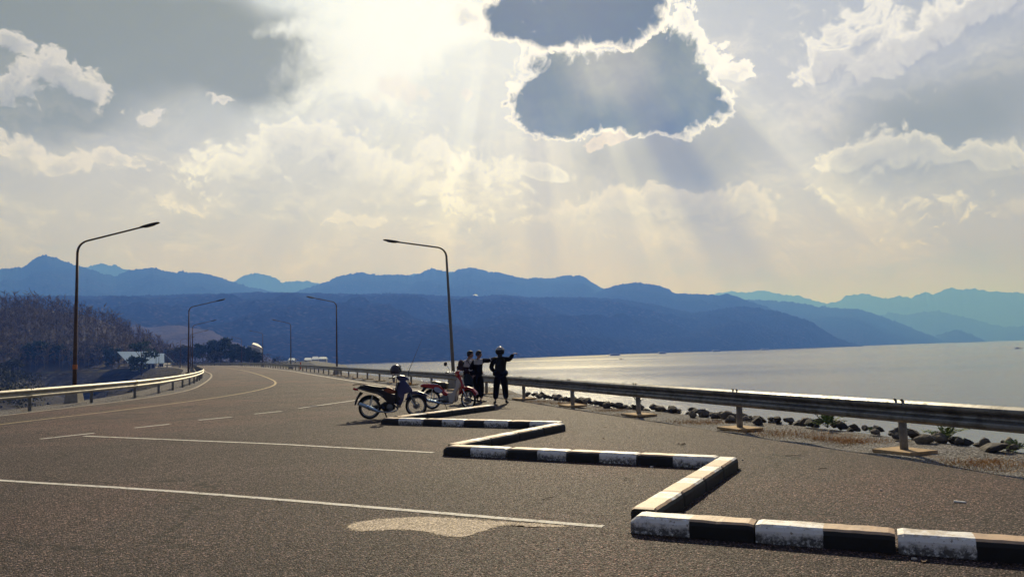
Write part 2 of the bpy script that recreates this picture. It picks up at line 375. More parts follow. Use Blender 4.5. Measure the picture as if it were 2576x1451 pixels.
# gravel shoulders
mgrav = mat('gravel', rough=.9, spec=.3); N, b, t = nodes(mgrav)
co = N.n('ShaderNodeTexCoord').outputs['Object']
gs = N.n('ShaderNodeSeparateColor'); N.put(gs.inputs[0], N.voro(co, 42, 0, 'F1', 'Color'))
gcol = N.ramp(gs.outputs[0], [(0, (.020, .018, .018)), (.4, (.10, .094, .092)), (.72, (.22, .21, .21)), (1, (.50, .48, .47))])
gcol = N.mix(N.m('MULTIPLY', N.step(N.noise(co, .9, 5, .65), .54, .66), .7), gcol, N.mix(gs.outputs[1], (.07, .045, .028), (.20, .115, .055)))
N.put(b.inputs['Base Color'], gcol)
bump_to(N, b, t, N.m('ADD', N.m('MULTIPLY', N.voro(co, 42, 0, 'F1'), -1.4), N.noise(co, 7, 4, .6)), .9, .03)
def rough_strip(pa, pb, nrow, amp, sc_, seed=0):
    vs = []; fs = []; n = len(pa)
    for j in range(nrow + 1):
        tt = j / nrow
        for i in range(n):
            p = pa[i].lerp(pb[i], tt)
            w = math.sin(math.pi * min(1, tt * 1.0)) ** .5 if 0 < j < nrow else 0
            z = noise.fractal(Vector((p.x * sc_, p.y * sc_, seed)), .8, 2, 4) * amp * w
            vs.append((p.x, p.y, p.z + z))
    for j in range(nrow):
        for i in range(n - 1): fs.append((j * n + i, j * n + i + 1, (j + 1) * n + i + 1, (j + 1) * n + i))
    return vs, fs
rrock_px = [(2700, 1140), (2565, 1127), (2398, 1106), (2214, 1087), (2030, 1062), (1914, 1056), (1818, 1046), (1673, 1030), (1528, 1020), (1461, 1008), (1323, 994)]
rock_near = [Vector((13.6, -9, -.15)), Vector((9.9, 4, -.12))] + [G(*p) for p in rrock_px]
rock_line = smooth_line(rock_near + [p for p in offset_line(railr, 2.4) if p.y > 33], 2)
ga = by_len(ra, 260); gb = by_len([p + Vector((0, 0, -.06)) for p in rock_line], 260)
gb[-1] = Vector((ga[-1].x + 4, ga[-1].y + 1, -.6))
# pair points along the same distance so the strip stays square to the edge
def pair(a_line, b_line):
    out = []
    for p in a_line:
        q = min(b_line, key=lambda k: (k.xy - p.xy).length); out.append(q)
    for i in range(1, len(out)):
        pass
    return out
gA = by_len(redge, 420); gbl = by_len([p + Vector((0, 0, -.06)) for p in rock_line], 1500); gB = pair(gA, gbl)
gA2 = [p + Vector((0, 0, -.012)) for p in offset_line(gA, -.5)]
tag(obj('gravel_shoulder', rough_strip(gA2, gB, 5, .05, 1.2), mgrav), kind='structure')
tag(bpy.data.objects['gravel_shoulder'], kind='structure')

# riprap slope down to the water, and the sheets under everything
mrip = mat('riprap_stone', rough=.9, spec=.3); N, b, t = nodes(mrip)
co = N.n('ShaderNodeTexCoord').outputs['Object']
gs = N.n('ShaderNodeSeparateColor'); N.put(gs.inputs[0], N.voro(co, 1.6, 0, 'F1', 'Color'))
N.put(b.inputs['Base Color'], N.ramp(gs.outputs[0], [(0, (.010, .009, .010)), (.6, (.024, .022, .022)), (1, (.06, .055, .05))]))
bump_to(N, b, t, N.m('ADD', N.m('MULTIPLY', N.voro(co, 1.6, 0, 'F1'), -1.0), N.noise(co, 3, 4, .6)), 1.0, .5)
def slope(line, side, width, drop, nrow, name):
    out = [p + Vector((0, 0, 0)) for p in line]; far = offset_line(line, side * width)
    far = [Vector((q.x, q.y, p.z - drop)) for p, q in zip(line, far)]
    return tag(obj(name, rough_strip(out, far, nrow, .5, .7, 5), mrip), kind='structure')
gb2 = by_len([p + Vector((0, 0, -.07)) for p in rock_line], 300)
slope(gb2, 1, 26, 13, 14, 'riprap_slope')
ls = offset_line(raill, -1.9); ls = [p + Vector((0, 0, -.06)) for p in by_len(ls, 260)]
lin = [p + Vector((0, 0, -.012)) for p in by_len(offset_line(raill, 1.2), 260)]
tag(obj('gravel_verge', rough_strip(ls, lin, 5, .07, .8), mgrav), kind='structure')
slope(ls, -1, 30, 14, 14, 'dam_slope')

# land at both ends of the dam: a plateau with a stony edge
PL = [(-62, 214), (-74, 262), (-108, 400), (-150, 560), (-260, 900), (-4000, 1600), (-4000, -200), (-130, -60), (-105, 40), (-100, 100), (-112, 150), (-146, 215), (-186, 286), (-150, 291), (-131, 283), (-108, 238), (-92, 212)]
def sdf(x, y):
    d = 1e18; inside = False; n = len(PL)
    for i in range(n):
        ax, ay = PL[i]; bx, by = PL[(i + 1) % n]
        ex, ey = bx - ax, by - ay; wx, wy = x - ax, y - ay
        h = max(0, min(1, (wx * ex + wy * ey) / (ex * ex + ey * ey)))
        d = min(d, (wx - ex * h) ** 2 + (wy - ey * h) ** 2)
        if (ay > y) != (by > y) and x < (bx - ax) * (y - ay) / (by - ay) + ax: inside = not inside
    return (-1 if inside else 1) * math.sqrt(d)
def land_h(x, y):
    s = sdf(x, y)
    top = lerp(-.75, -1.6, min(1, max(0, (-140 - x) / 50)))
    if s < 0: return top + min(1.5, -s * .012) * (.5 + .5 * noise.noise(Vector((x * .02, y * .02, 3)))) * .6
    return max(-15, top - s * .5) + noise.noise(Vector((x * .3, y * .3, 0))) * min(1, s * .2) * .6
mland = mat('dry_grass_earth', rough=.95, spec=.1); N, b, t = nodes(mland)
tc = N.n('ShaderNodeTexCoord'); co = tc.outputs['Object']
sp = N.n('ShaderNodeSeparateXYZ'); N.put(sp.inputs[0], co)
earth = N.mix(N.step(N.noise(co, .12, 6, .7), .4, .62), (.050, .043, .028), (.032, .040, .018))
gs = N.n('ShaderNodeSeparateColor'); N.put(gs.inputs[0], N.voro(co, .8, 0, 'F1', 'Color'))
stone = N.ramp(gs.outputs[0], [(0, (.010, .010, .012)), (.7, (.026, .026, .028)), (1, (.06, .058, .055))])
N.put(b.inputs['Base Color'], N.mix(N.step(sp.outputs[2], -1.95, -1.55), stone, earth))
bump_to(N, b, t, N.noise(co, 1.2, 5, .7), .8, .4)
vs = []; fs = []
xs = [-900 + 14 * i for i in range(22)] + [-592 + 5.0 * i for i in range(118)]; ys = [-60 + 12 * i for i in range(9)] + [48 + 5.0 * i for i in range(60)] + [348 + 14 * i for i in range(38)]
for y in ys:
    for x in xs: vs.append((x, y, land_h(x, y) if x < 0 else -15))
nx = len(xs)
for j in range(len(ys) - 1):
    for i in range(nx - 1): fs.append((j * nx + i, j * nx + i + 1, (j + 1) * nx + i + 1, (j + 1) * nx + i))
tag(obj('terrain', (vs, fs), mland, smooth=True), kind='structure')
tag(obj('ground', ([(-18000, -3000, -15.6), (18000, -3000, -15.6), (18000, 18000, -15.6), (-18000, 18000, -15.6)], [(0, 1, 2, 3)]), mland), kind='structure')

# water
mwat = mat('lake_water', (.22, .21, .19), rough=.16, spec=.5); N, b, t = nodes(mwat)
b.inputs['IOR'].default_value = 1.33
co = N.n('ShaderNodeTexCoord').outputs['Object']
mp = N.n('ShaderNodeMapping'); N.put(mp.inputs[0], co); mp.inputs['Scale'].default_value = (.55, 1.25, 1); mp.inputs['Rotation'].default_value = (0, 0, R(12))
wv = N.m('ADD', N.noise(mp.outputs[0], 1.1, 5, .62, .4), N.m('MULTIPLY', N.noise(mp.outputs[0], .16, 3, .5), 1.8))
bump_to(N, b, t, wv, .8, .22)
mp2 = N.n('ShaderNodeMapping'); N.put(mp2.inputs[0], co); mp2.inputs['Scale'].default_value = (.0012, .011, 1); mp2.inputs['Rotation'].default_value = (0, 0, R(-8))
streak = N.noise(mp2.outputs[0], 1.0, 4, .6)
N.put(b.inputs['Roughness'], N.step(streak, .3, .7, .13, .2, 'LINEAR'))
wl = [p for p in offset_line(railr, 12) if p.y > -20]
wp = [(wl[0].x, -400)] + [(p.x, p.y) for p in wl if p.y < 225] + [(-60, 262), (-92, 400), (-132, 560), (-240, 900), (-600, 1500), (-3000, 4000), (-3000, 17000), (17000, 17000), (17000, -400)]
bm = NB(); f = bm.faces.new([bm.verts.new((x, y, WZ)) for x, y in wp]); bmesh.ops.triangulate(bm, faces=[f])
bmesh.ops.recalc_face_normals(bm, faces=bm.faces)
ob = obj('water', bm, mwat); tag(ob, kind='structure')

# ------------------------------------------------------------------ mountains round the lake
mmt = mat('forested_slope', rough=1.0, spec=0); N, b, t = nodes(mmt)
co = N.n('ShaderNodeTexCoord').outputs['Object']
c1 = N.mix(N.step(N.noise(co, .012, 8, .65), .38, .62), (.008, .014, .007), (.080, .068, .040))
c1 = N.mix(N.step(N.noise(co, .0025, 5, .6), .45, .6), c1, (.085, .058, .050))
c1 = N.mix(N.step(N.voro(co, .085, 1, 'F1'), .2, .8), c1, (.007, .010, .006))
N.put(b.inputs['Base Color'], c1)
bump_to(N, b, t, N.m('ADD', N.noise(co, .05, 6, .7), N.m('MULTIPLY', N.voro(co, .12, 0, 'F1'), -.5)), 1.0, 5)
def ridge(name, crest, dist, base, mt=mmt, seed=0, gully=.10, step=3, rows=34, zb=-6.5, jag=1.0, back=1.35, jscale=1.0):
    if name != 'hill_ground':
        dist = [(a, b_ * SC) for a, b_ in dist]; base = [(a, b_ * SC) for a, b_ in base]; zb = zb * 1.45
    x0, x1 = crest[0][0], crest[-1][0]; n = int((x1 - x0) / step) + 1
    vs = []; fs = []
    for i in range(n + 1):
        px = x0 + (x1 - x0) * i / n
        dc = interp(dist, px); db = interp(base, px)
        py = interp(crest, px)
        hor = CY + 159.9 - (px - CX) * math.tan(R(-ROLL))
        d = ray(px, py); hc = EYE + d.z / math.hypot(d.x, d.y) * dc
        u = Vector((d.x, d.y, 0)).normalized()
        for j in range(rows + 1):
            tt = j / (rows - 6) if j <= rows - 6 else 1 + (j - rows + 6) / 6 * (back - 1)
            if tt <= 1: dd = lerp(db, dc, tt); sh = tt ** .85
            else: dd = lerp(dc, dc * back, (tt - 1) / (back - 1)); sh = 1 - ((tt - 1) / (back - 1)) ** 1.2 * .8
            p = u * dd
            q = Vector((p.x / dc * 9, p.y / dc * 9, seed))
            g = noise.ridged_multi_fractal(q, 1.0, 2.1, 5, 1.0, 2.0) - 1.0
            env = math.sin(math.pi * min(1, tt)) if tt < 1 else 0
            z = zb + (hc - zb) * sh + g * gully * (hc - zb) * env
            if tt > .93 and tt < 1.2: z += jag * dc / F * (noise.noise(Vector((px * .23 * jscale, seed, 0))) * 2.4 + noise.noise(Vector((px * .06, seed, 3))) * 3.0 + abs(noise.noise(Vector((px * .55, seed, 9)))) * 5.5 - 1.0)
            vs.append((p.x, p.y, max(z, zb)))
    m_ = rows + 1
    for i in range(n):
        for j in range(rows): fs.append((i * m_ + j, (i + 1) * m_ + j, (i + 1) * m_ + j + 1, i * m_ + j + 1))
    return tag(obj(name, (vs, fs), mt, smooth=True), kind='structure')
shore = [(-200, 640), (880, 640), (1103, 798), (1328, 935), (1518, 1130), (1847, 1440), (2171, 1907), (2480, 5200), (2800, 7000)]
# the farthest, palest range on the right
ridge('hills', [(1740, 752), (1798, 738), (1839, 732), (1872, 736), (1925, 730), (1962, 740), (2011, 744), (2052, 757), (2077, 763), (2093, 762), (2114, 755), (2134, 742), (2175, 738), (2225, 751), (2266, 744), (2290, 748), (2331, 734), (2348, 740), (2393, 722), (2422, 730), (2446, 724), (2475, 731), (2576, 737), (2700, 742), (2900, 760)],
      [(0, 6350)], [(0, 5600)], seed=1, step=5)
ridge('hills', [(2040, 850), (2116, 810), (2216, 792), (2241, 785), (2278, 792), (2315, 785), (2364, 781), (2401, 792), (2442, 800), (2483, 812), (2530, 822), (2576, 818), (2650, 800), (2900, 790)],
      [(0, 5000)], [(0, 4400)], seed=2, step=5)
ridge('hills', [(2300, 862), (2345, 848), (2380, 835), (2409, 828), (2442, 839), (2478, 857), (2482, 862)], [(0, 3700)], [(0, 3300)], seed=3, step=4)
ridge('hills', [(1780, 752), (1838, 753), (1888, 754), (1929, 755), (1990, 759), (2052, 769), (2114, 775), (2159, 777), (2200, 789), (2249, 806), (2298, 826), (2345, 845), (2380, 860)],
      [(0, 3400)], [(0, 2300), (2171, 2300), (2400, 3200)], seed=4)
# left and middle high ground
ridge('hills', [(200, 672), (215, 672), (250, 663), (290, 668), (325, 680), (360, 700)], [(0, 4200)], [(0, 3700)], seed=5)
ridge('hills', [(560, 722), (589, 706), (618, 692), (645, 686), (675, 692), (712, 709), (760, 706), (800, 712), (870, 722)], [(0, 4300)], [(0, 3700)], seed=6)
ridge('hills', [(980, 700), (1015, 693), (1063, 686), (1130, 684), (1170, 682), (1230, 700)], [(0, 4000)], [(0, 3600)], seed=16)
ridge('hills', [(-200, 690), (-60, 684), (0, 677), (30, 674), (60, 670), (90, 648), (105, 643), (120, 641), (150, 652), (185, 665), (215, 673), (260, 688), (290, 694), (320, 681), (340, 678), (385, 672), (430, 685), (460, 683), (500, 686), (540, 693), (583, 708), (640, 724), (700, 735)],
      [(0, 2900)], [(0, 1900)], seed=7, gully=.16, step=3, rows=40)
ridge('hills', [(700, 745), (760, 728), (812, 712), (850, 695), (880, 689), (910, 684), (950, 692), (1000, 690), (1040, 694), (1063, 684), (1085, 674), (1120, 682), (1135, 688), (1150, 678), (1190, 672), (1220, 680), (1230, 684), (1250, 684), (1300, 696), (1325, 701), (1345, 698), (1380, 700), (1420, 693), (1440, 692), (1466, 694), (1490, 710), (1520, 727), (1570, 742), (1640, 760)],
      [(0, 2900)], [(0, 1900)], seed=8, gully=.14, step=3, rows=40)
ridge('hills', [(1420, 770), (1480, 745), (1520, 727), (1545, 719), (1560, 715), (1600, 710), (1650, 716), (1680, 726), (1700, 738), (1750, 739), (1790, 741), (1815, 742), (1830, 738), (1850, 744), (1870, 752), (1930, 772), (2000, 800), (2060, 830)],
      [(0, 2500)], [(0, 1800)], seed=9, gully=.13, step=3, rows=36)
# the near shelf whose edge runs level above the lake
ridge('hills', [(-200, 742), (250, 744), (400, 742), (560, 738), (700, 736), (900, 739), (1010, 737), (1120, 744), (1200, 745), (1260, 740), (1330, 747), (1480, 747), (1560, 752), (1640, 764), (1760, 790), (1880, 812), (2000, 840), (2090, 866)],
      [(0, 1700), (1000, 1700), (1600, 1850), (2090, 2100)], [(-200, 900), (700, 760)] + [(p[0], p[1] + 4) for p in shore[2:5]] + [(2090, 1780)], seed=10, gully=.20, step=3, rows=46, jag=.8)
ridge('hills', [(1560, 850), (1640, 820), (1700, 800), (1760, 785), (1814, 776), (1850, 771), (1876, 770), (1913, 775), (1950, 782), (1982, 789), (2044, 810), (2093, 843), (2140, 862), (2171, 870), (2174, 874)],
      [(0, 1650), (2171, 1960)], [(1560, 1180), (1847, 1400), (2171, 1880)], seed=11, gully=.14, step=3, rows=36)
mbr = mat('dry_brown_slope', rough=1.0, spec=.05, var=.4, vscale=.02, bump=1.0, bscale=.15, colr=(.058, .042, .034)); nodes(mbr)
mbr.node_tree.nodes['Bump'].inputs['Distance'].default_value = 6
ridge('hills', [(250, 830), (323, 816), (380, 818), (450, 815), (520, 824), (590, 842), (650, 868), (700, 890), (745, 908), (765, 918)], [(0, 1050)], [(0, 640)], mt=mbr, seed=12, gully=.15, step=3, jag=.8)
mgr = mat('green_mound_grass', (.115, .105, .045), rough=1.0, var=.3, vscale=.05)
ridge('mound', [(690, 918), (712, 910), (745, 908), (772, 909), (790, 907), (812, 909), (840, 914), (866, 917.5), (872, 919)], [(0, 470)], [(0, 430)], mt=mgr, seed=13, gully=.0, step=3, rows=16, jag=.15, back=1.2)
HILL = [(-300, 735), (-100, 748), (0, 767), (76, 763), (130, 773), (183, 781), (228, 789), (266, 804), (304, 820), (335, 842), (373, 862), (400, 880), (440, 897), (480, 912)]
mhl = mat('leaf_litter_slope', (.045, .036, .027), rough=1.0, var=.45, vscale=.06, bump=1.0, bscale=.5)
ridge('hill_ground', [(p[0], p[1] + 8) for p in HILL], [(0, 440)], [(0, 335)], mt=mhl, seed=14, gully=.05, step=6, rows=26, zb=-3, jag=.5)

# ------------------------------------------------------------------ painted lines
mpaint = mat('road_paint', (.62, .60, .55), rough=.75, spec=.3); N, b, t = nodes(mpaint)
co = N.n('ShaderNodeTexCoord').outputs['Object']
gs = N.n('ShaderNodeSeparateColor'); N.put(gs.inputs[0], N.voro(co, 95, 0, 'F1', 'Color'))
wear = N.m('ADD', N.noise(co, 9, 6, .75), N.m('MULTIPLY', gs.outputs[0], .22))
N.put(b.inputs['Base Color'], N.mix(N.step(wear, .66, .76), (.66, .635, .58), (.16, .135, .115)))
bump_to(N, b, t, N.voro(co, 95, 0, 'F1'), .35, .008)
mpale = mat('faded_line_paint', (.30, .25, .20), rough=.8, var=.3, vscale=6)
myel = mat('worn_yellow_paint', (.36, .27, .14), rough=.8, var=.3, vscale=4)
ZL = .004
def line(name, pts, w, m_, px=True, label=None, smooth=1):
    g = [G(*p) for p in pts] if px else [V3((SX(*p), p[1])) if smooth else V3(p) for p in pts]
    g = [Vector((p.x, p.y, ZL)) for p in g]
    if smooth: g = smooth_line(g, smooth)
    L = sum((a - c).length for a, c in zip(g, g[1:])); g = by_len(g, max(2, int(L / .12)) if L < 30 else max(2, int(L / .5)))
    for i, p in enumerate(g): p += Vector((noise.noise(Vector((i * .6, len(g), 0))), noise.noise(Vector((i * .6, len(g), 4))), 0)) * (.012 if L < 30 else 0)
    o = obj(name, strip(offset_line(g, -w / 2), offset_line(g, w / 2)), m_)
    return tag(o, kind='structure')
line('road_line', [(-300, 1187), (0, 1208.5), (380, 1231), (700, 1256), (1000, 1281), (1200, 1298), (1380, 1313), (1517, 1324)], .095, mpaint)
line('road_line', [(212, 1096.5), (500, 1108.5), (700, 1116.5), (830, 1124), (960, 1131), (1090, 1138)], .095, mpaint)
for a, c in (((100, 1104), (237, 1089)), ((338, 1076), (427, 1066.5)), ((500, 1056.5), (583, 1048.5)), ((640, 1041), (709, 1034)), ((752, 1026.5), (898, 1006))):
    line('road_line', [a, ((a[0] + c[0]) / 2, (a[1] + c[1]) / 2), c], .12, mpaint)
line('road_line', [(898, 1006), (930, 1001), (960, 997), (985, 992.5), (1003, 989)], .12, mpaint)
line('edge_line', [(-16.5, 12), (-16.1, 18), (-15.8, 23.9), (-15.5, 33), (-16.8, 40.7), (-20.6, 52), (-26.9, 69.6), (-34.3, 88.6), (-41.5, 105), (-52, 131), (-62, 154), (-79, 190), (-98, 228), (-126, 284)], .16, mpale, False, smooth=2)
line('centre_line', [(-14.5, 12), (-13.6, 20.6), (-12.4, 27), (-12.1, 36), (-14.0, 47), (-20.5, 65), (-28.6, 86), (-37, 107), (-46.8, 130), (-55, 150), (-71.5, 188), (-93, 232), (-121, 286)], .13, myel, False, smooth=2)
el_ = [p for p in offset_line(railr, -1.45) if p.y > 24]
line('edge_line', [(p.x, p.y) for p in el_], .15, mpaint, False, smooth=0)
# pale speckled patch by the parking line, thinning at its ragged edge
mpatch = mat('pale_patch_grain', (.50, .40, .26), rough=.8); N, b, t = nodes(mpatch)
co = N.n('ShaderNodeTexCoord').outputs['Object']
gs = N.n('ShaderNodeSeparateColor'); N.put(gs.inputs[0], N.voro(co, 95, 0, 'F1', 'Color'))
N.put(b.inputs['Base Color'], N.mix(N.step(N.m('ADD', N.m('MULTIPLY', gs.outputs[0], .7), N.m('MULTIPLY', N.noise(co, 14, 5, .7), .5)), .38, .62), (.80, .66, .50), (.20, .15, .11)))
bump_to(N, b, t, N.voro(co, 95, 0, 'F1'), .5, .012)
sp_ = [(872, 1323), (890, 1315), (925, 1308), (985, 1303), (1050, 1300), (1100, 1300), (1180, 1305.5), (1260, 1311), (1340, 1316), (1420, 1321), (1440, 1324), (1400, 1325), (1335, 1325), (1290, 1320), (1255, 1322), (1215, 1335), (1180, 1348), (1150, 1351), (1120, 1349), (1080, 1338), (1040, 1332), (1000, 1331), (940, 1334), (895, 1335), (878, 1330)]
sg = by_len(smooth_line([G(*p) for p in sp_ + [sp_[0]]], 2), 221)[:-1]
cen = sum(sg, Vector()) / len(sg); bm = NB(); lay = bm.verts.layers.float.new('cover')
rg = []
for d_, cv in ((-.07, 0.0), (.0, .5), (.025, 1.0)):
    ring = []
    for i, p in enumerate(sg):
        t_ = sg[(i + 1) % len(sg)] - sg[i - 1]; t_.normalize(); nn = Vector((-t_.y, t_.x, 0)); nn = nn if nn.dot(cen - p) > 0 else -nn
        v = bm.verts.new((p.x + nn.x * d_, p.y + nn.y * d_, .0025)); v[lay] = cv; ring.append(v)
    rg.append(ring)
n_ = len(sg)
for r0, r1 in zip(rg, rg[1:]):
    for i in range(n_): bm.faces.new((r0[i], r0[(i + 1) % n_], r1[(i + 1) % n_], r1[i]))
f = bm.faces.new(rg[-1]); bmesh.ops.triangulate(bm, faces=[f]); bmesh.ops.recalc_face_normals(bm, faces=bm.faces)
o = obj('pale_patch', bm, mpatch); tag(o, kind='structure')
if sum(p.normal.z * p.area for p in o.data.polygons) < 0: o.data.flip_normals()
N, b, t = nodes(mpatch); at_ = N.n('ShaderNodeAttribute'); at_.attribute_name = 'cover'
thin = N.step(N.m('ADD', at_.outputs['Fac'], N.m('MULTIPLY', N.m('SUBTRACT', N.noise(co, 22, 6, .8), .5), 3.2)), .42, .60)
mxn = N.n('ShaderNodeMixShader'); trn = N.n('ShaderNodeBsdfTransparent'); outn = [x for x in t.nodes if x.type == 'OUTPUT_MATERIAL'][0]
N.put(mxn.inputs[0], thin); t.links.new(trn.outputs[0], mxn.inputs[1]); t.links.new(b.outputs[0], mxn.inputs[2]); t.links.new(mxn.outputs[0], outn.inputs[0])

# ------------------------------------------------------------------ striped kerb stones
SW, SH = .25, .145
def kerb_mat(name, white_first, dark_side=False):
    m_ = mat(name, rough=.6); N, b, t = nodes(m_)
    co = N.n('ShaderNodeTexCoord').outputs['Object']; oi = N.n('ShaderNodeObjectInfo').outputs['Random']
    s3 = N.n('ShaderNodeSeparateXYZ'); N.put(s3.inputs[0], co)
    shf = N.v('ADD', co, N.v('SCALE', (17., 9., 5.), None, oi))
    nx_ = N.n('ShaderNodeSeparateXYZ'); N.put(nx_.inputs[0], N.n('ShaderNodeNewGeometry').outputs['Normal'])
    edge = N.m('ADD', s3.outputs[0], N.m('MULTIPLY', N.m('SUBTRACT', N.noise(shf, 14, 3), .5), .02))
    half = N.step(edge, .497, .503)
    iswhite = half if not white_first else N.m('SUBTRACT', 1.0, half)
    nf = N.noise(shf, 9, 7, .72); nfs = N.noise(shf, 34, 5, .7)
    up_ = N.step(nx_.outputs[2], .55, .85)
    low = N.step(N.m('ADD', s3.outputs[2], N.m('MULTIPLY', N.m('SUBTRACT', nf, .5), .26)), .10, .035)
    grime = N.m('MULTIPLY', low, N.step(nfs, .32, .52)); grime = N.m('MULTIPLY', grime, N.m('SUBTRACT', 1.0, up_))
    chips = N.step(N.m('ADD', nfs, N.m('MULTIPLY', nf, .5)), .86, .92)
    white = N.mix(chips, (.86, .85, .84), (.34, .30, .26)); white = N.mix(N.m('MULTIPLY', grime, .93), white, (.055, .050, .047))
    white = N.mix(N.m('MULTIPLY', up_, N.step(nf, .42, .62)), white, (.52, .45, .37))
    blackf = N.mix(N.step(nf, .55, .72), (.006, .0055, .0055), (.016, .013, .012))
    blackt = N.mix(N.step(nf, .38, .6), (.56, .375, .235), (.42, .29, .19))       # dusty top, with the grazing sun's sheen painted in as tan
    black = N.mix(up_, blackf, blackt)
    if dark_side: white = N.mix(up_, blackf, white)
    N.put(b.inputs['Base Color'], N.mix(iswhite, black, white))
    bump_to(N, b, t, N.m('ADD', nf, N.m('MULTIPLY', nfs, .4)), .35, .012)
    return m_
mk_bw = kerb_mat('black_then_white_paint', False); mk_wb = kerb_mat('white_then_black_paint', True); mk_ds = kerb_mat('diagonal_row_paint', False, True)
def kerb_stone(p, heading, L, mt, label, group, chamfer=False, seed=0, flush=False):
    bm = NB(); n = 24; prof = [(0, 0), (0, SH - .045), (.012, SH - .016), (.036, SH), (SW - .03, SH), (SW - .01, SH - .012), (SW, SH - .04), (SW, 0)]
    rings = []
    for i in range(n + 1):
        x = L * i / n; ring = []; e = min(x, L - x)
        for k, (y, z) in enumerate(prof):
            r = noise.noise(Vector((x * 9 + seed * 3.1, y * 9, z * 9))) * .0035
            dy = dz = 0
            if e < 1e-6: dz = -.010 if z > .05 else 0; dy = .006 if y < .02 else 0
            if chamfer and x < .06 and i <= 1: dz -= (.030 if i == 0 else .008) * (z / SH)
            chip = max(0, noise.noise(Vector((x * 5 + seed * 7, 3, 1))) - .45) * .03 if k in (2, 3) else 0
            ring.append(bm.verts.new((x * (L - .006) / L + .003, y + r + dy + chip * .5, max(-.02, z + r + dz - chip))))
        rings.append(ring)
    m = len(prof)
    for r0, r1 in zip(rings, rings[1:]):
        for k in range(m): bm.faces.new((r0[k], r0[(k + 1) % m], r1[(k + 1) % m], r1[k]))
    bm.faces.new(rings[0]); bm.faces.new(rings[-1][::-1])
    bmesh.ops.recalc_face_normals(bm, faces=bm.faces)
    o = obj('kerb_stone', bm, mt)
    o.location = (p[0], p[1], 0); o.rotation_euler = (0, 0, heading)
    return tag(o, label, 'kerb stone', group)
ordn = ['first', 'second', 'third', 'fourth', 'fifth', 'sixth', 'seventh']
def kerb_row(p0, p1, stones, mt, desc, group, face, seed, chamfer=True):
    p0, p1 = Vector((SX(*p0), p0[1])), Vector((SX(*p1), p1[1])); d = (p1 - p0).normalized(); ang = math.atan2(d.y, d.x); s = 0
    # the local +y of a stone points away from the viewed face
    for i, (L, gap) in enumerate(stones):
        p = p0 + d * s
        kerb_stone(p, ang, L, mt[i % len(mt)], desc(i, len(stones)), group, chamfer and i == 0, seed + i)
        s += L + gap
# nearest row, running out of the frame on the right
k1a, k1b = Vector((1.00, 6.68)), Vector((2.81, 5.83))
kerb_row(tuple(k1a), tuple(k1b), [(1.01, .008), (1.0, .012), (1.0, .008), (1.0, .01)], [mk_wb],
         lambda i, n: ['stained white and black kerb stone at the rounded left end of the nearest striped row', 'white and black kerb stone second from the left end of the nearest striped row',
                       'white and black kerb stone with grimy lower half, third in the nearest striped row', 'kerb stone of the nearest striped row farthest to the right, cut by the frame'][i], 'striped kerb stones of the nearest row', 0, 1)
# diagonal rows: local +y must point to the left of travel
def diag(p0, p1, stones, mt, desc, group, seed):
    kerb_row(p0, p1, stones, mt, desc, group, 0, seed, False)
w8 = ['nearest', 'second', 'third', 'farthest']
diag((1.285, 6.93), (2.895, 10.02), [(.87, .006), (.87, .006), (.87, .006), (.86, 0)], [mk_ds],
     lambda i, n: '%s kerb stone of the nearest diagonal row, with a sun-toned tan and white top' % w8[i], 'kerb stones of the nearest diagonal row', 20)
kerb_row((-1.06, 12.03), (2.2, 10.22), [(1.10, .03), (.95, .008), (1.03, .008), (1.05, .0)], [mk_bw],
         lambda i, n: ['black and white kerb stone at the rounded left end of the middle striped row', 'black and white kerb stone second from the left in the middle striped row', 'black and white kerb stone third from the left in the middle striped row', 'short black and white kerb stone touching the nearest diagonal row'][i], 'striped kerb stones of the middle row', 0, 40)
diag((-.80, 12.22), (1.04, 15.2), [(.88, .006), (.88, .006), (.88, .006), (.86, 0)], [mk_ds],
     lambda i, n: '%s kerb stone of the middle diagonal row, dark side face and pale sunlit top' % w8[i], 'kerb stones of the middle diagonal row', 60)
kerb_row((-2.97, 17.66), (.42, 15.78), [(1.12, .05), (1.05, .01), (1.07, .01), (1.13, 0)], [mk_bw],
         lambda i, n: ['black and white kerb stone at the left end of the farthest striped row', 'black and white kerb stone second from left in the farthest striped row', 'black and white kerb stone third from the left in the farthest striped row', 'black and white kerb stone at the right end of the farthest striped row'][i], 'striped kerb stones of the farthest row', 0, 80)
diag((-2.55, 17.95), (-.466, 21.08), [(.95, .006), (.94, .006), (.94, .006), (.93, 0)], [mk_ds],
     lambda i, n: '%s kerb stone of the diagonal row in front of the motorcycles, dusty sun-toned orange top' % w8[i], 'kerb stones of the farthest diagonal row', 90)

# ------------------------------------------------------------------ guardrails
mgal = mat('galvanised_steel', (.40, .40, .40), rough=.42, metal=.6); N, b, t = nodes(mgal)
co = N.n('ShaderNodeTexCoord').outputs['Object']
N.put(b.inputs['Base Color'], N.mix(N.step(N.noise(co, 3, 6, .7), .4, .65), (.20, .20, .195), (.10, .096, .09)))
N.put(b.inputs['Roughness'], N.step(N.noise(co, 12, 4, .6), .3, .7, .36, .58, 'LINEAR'))
mgall = mat('old_painted_steel', (.30, .28, .235), rough=.45, metal=.5, var=.25, vscale=4)
mpost = mat('weathered_post_steel', (.20, .20, .195), rough=.7, metal=.3, var=.35, vscale=6, bump=.2, bscale=60)
mpad = mat('tan_concrete', (.40, .27, .14), rough=.9, var=.25, vscale=9, bump=.4, bscale=50)
mdark = mat('dark_iron', (.03, .025, .022), rough=.6, metal=.3)
WP = [(.022, -.156), (.030, -.150), (.074, -.122), (.083, -.105), (.083, -.078), (.074, -.060), (.012, -.022), (.005, 0), (.012, .022), (.074, .060), (.083, .078), (.083, .105), (.074, .122), (.030, .150), (.022, .156)]
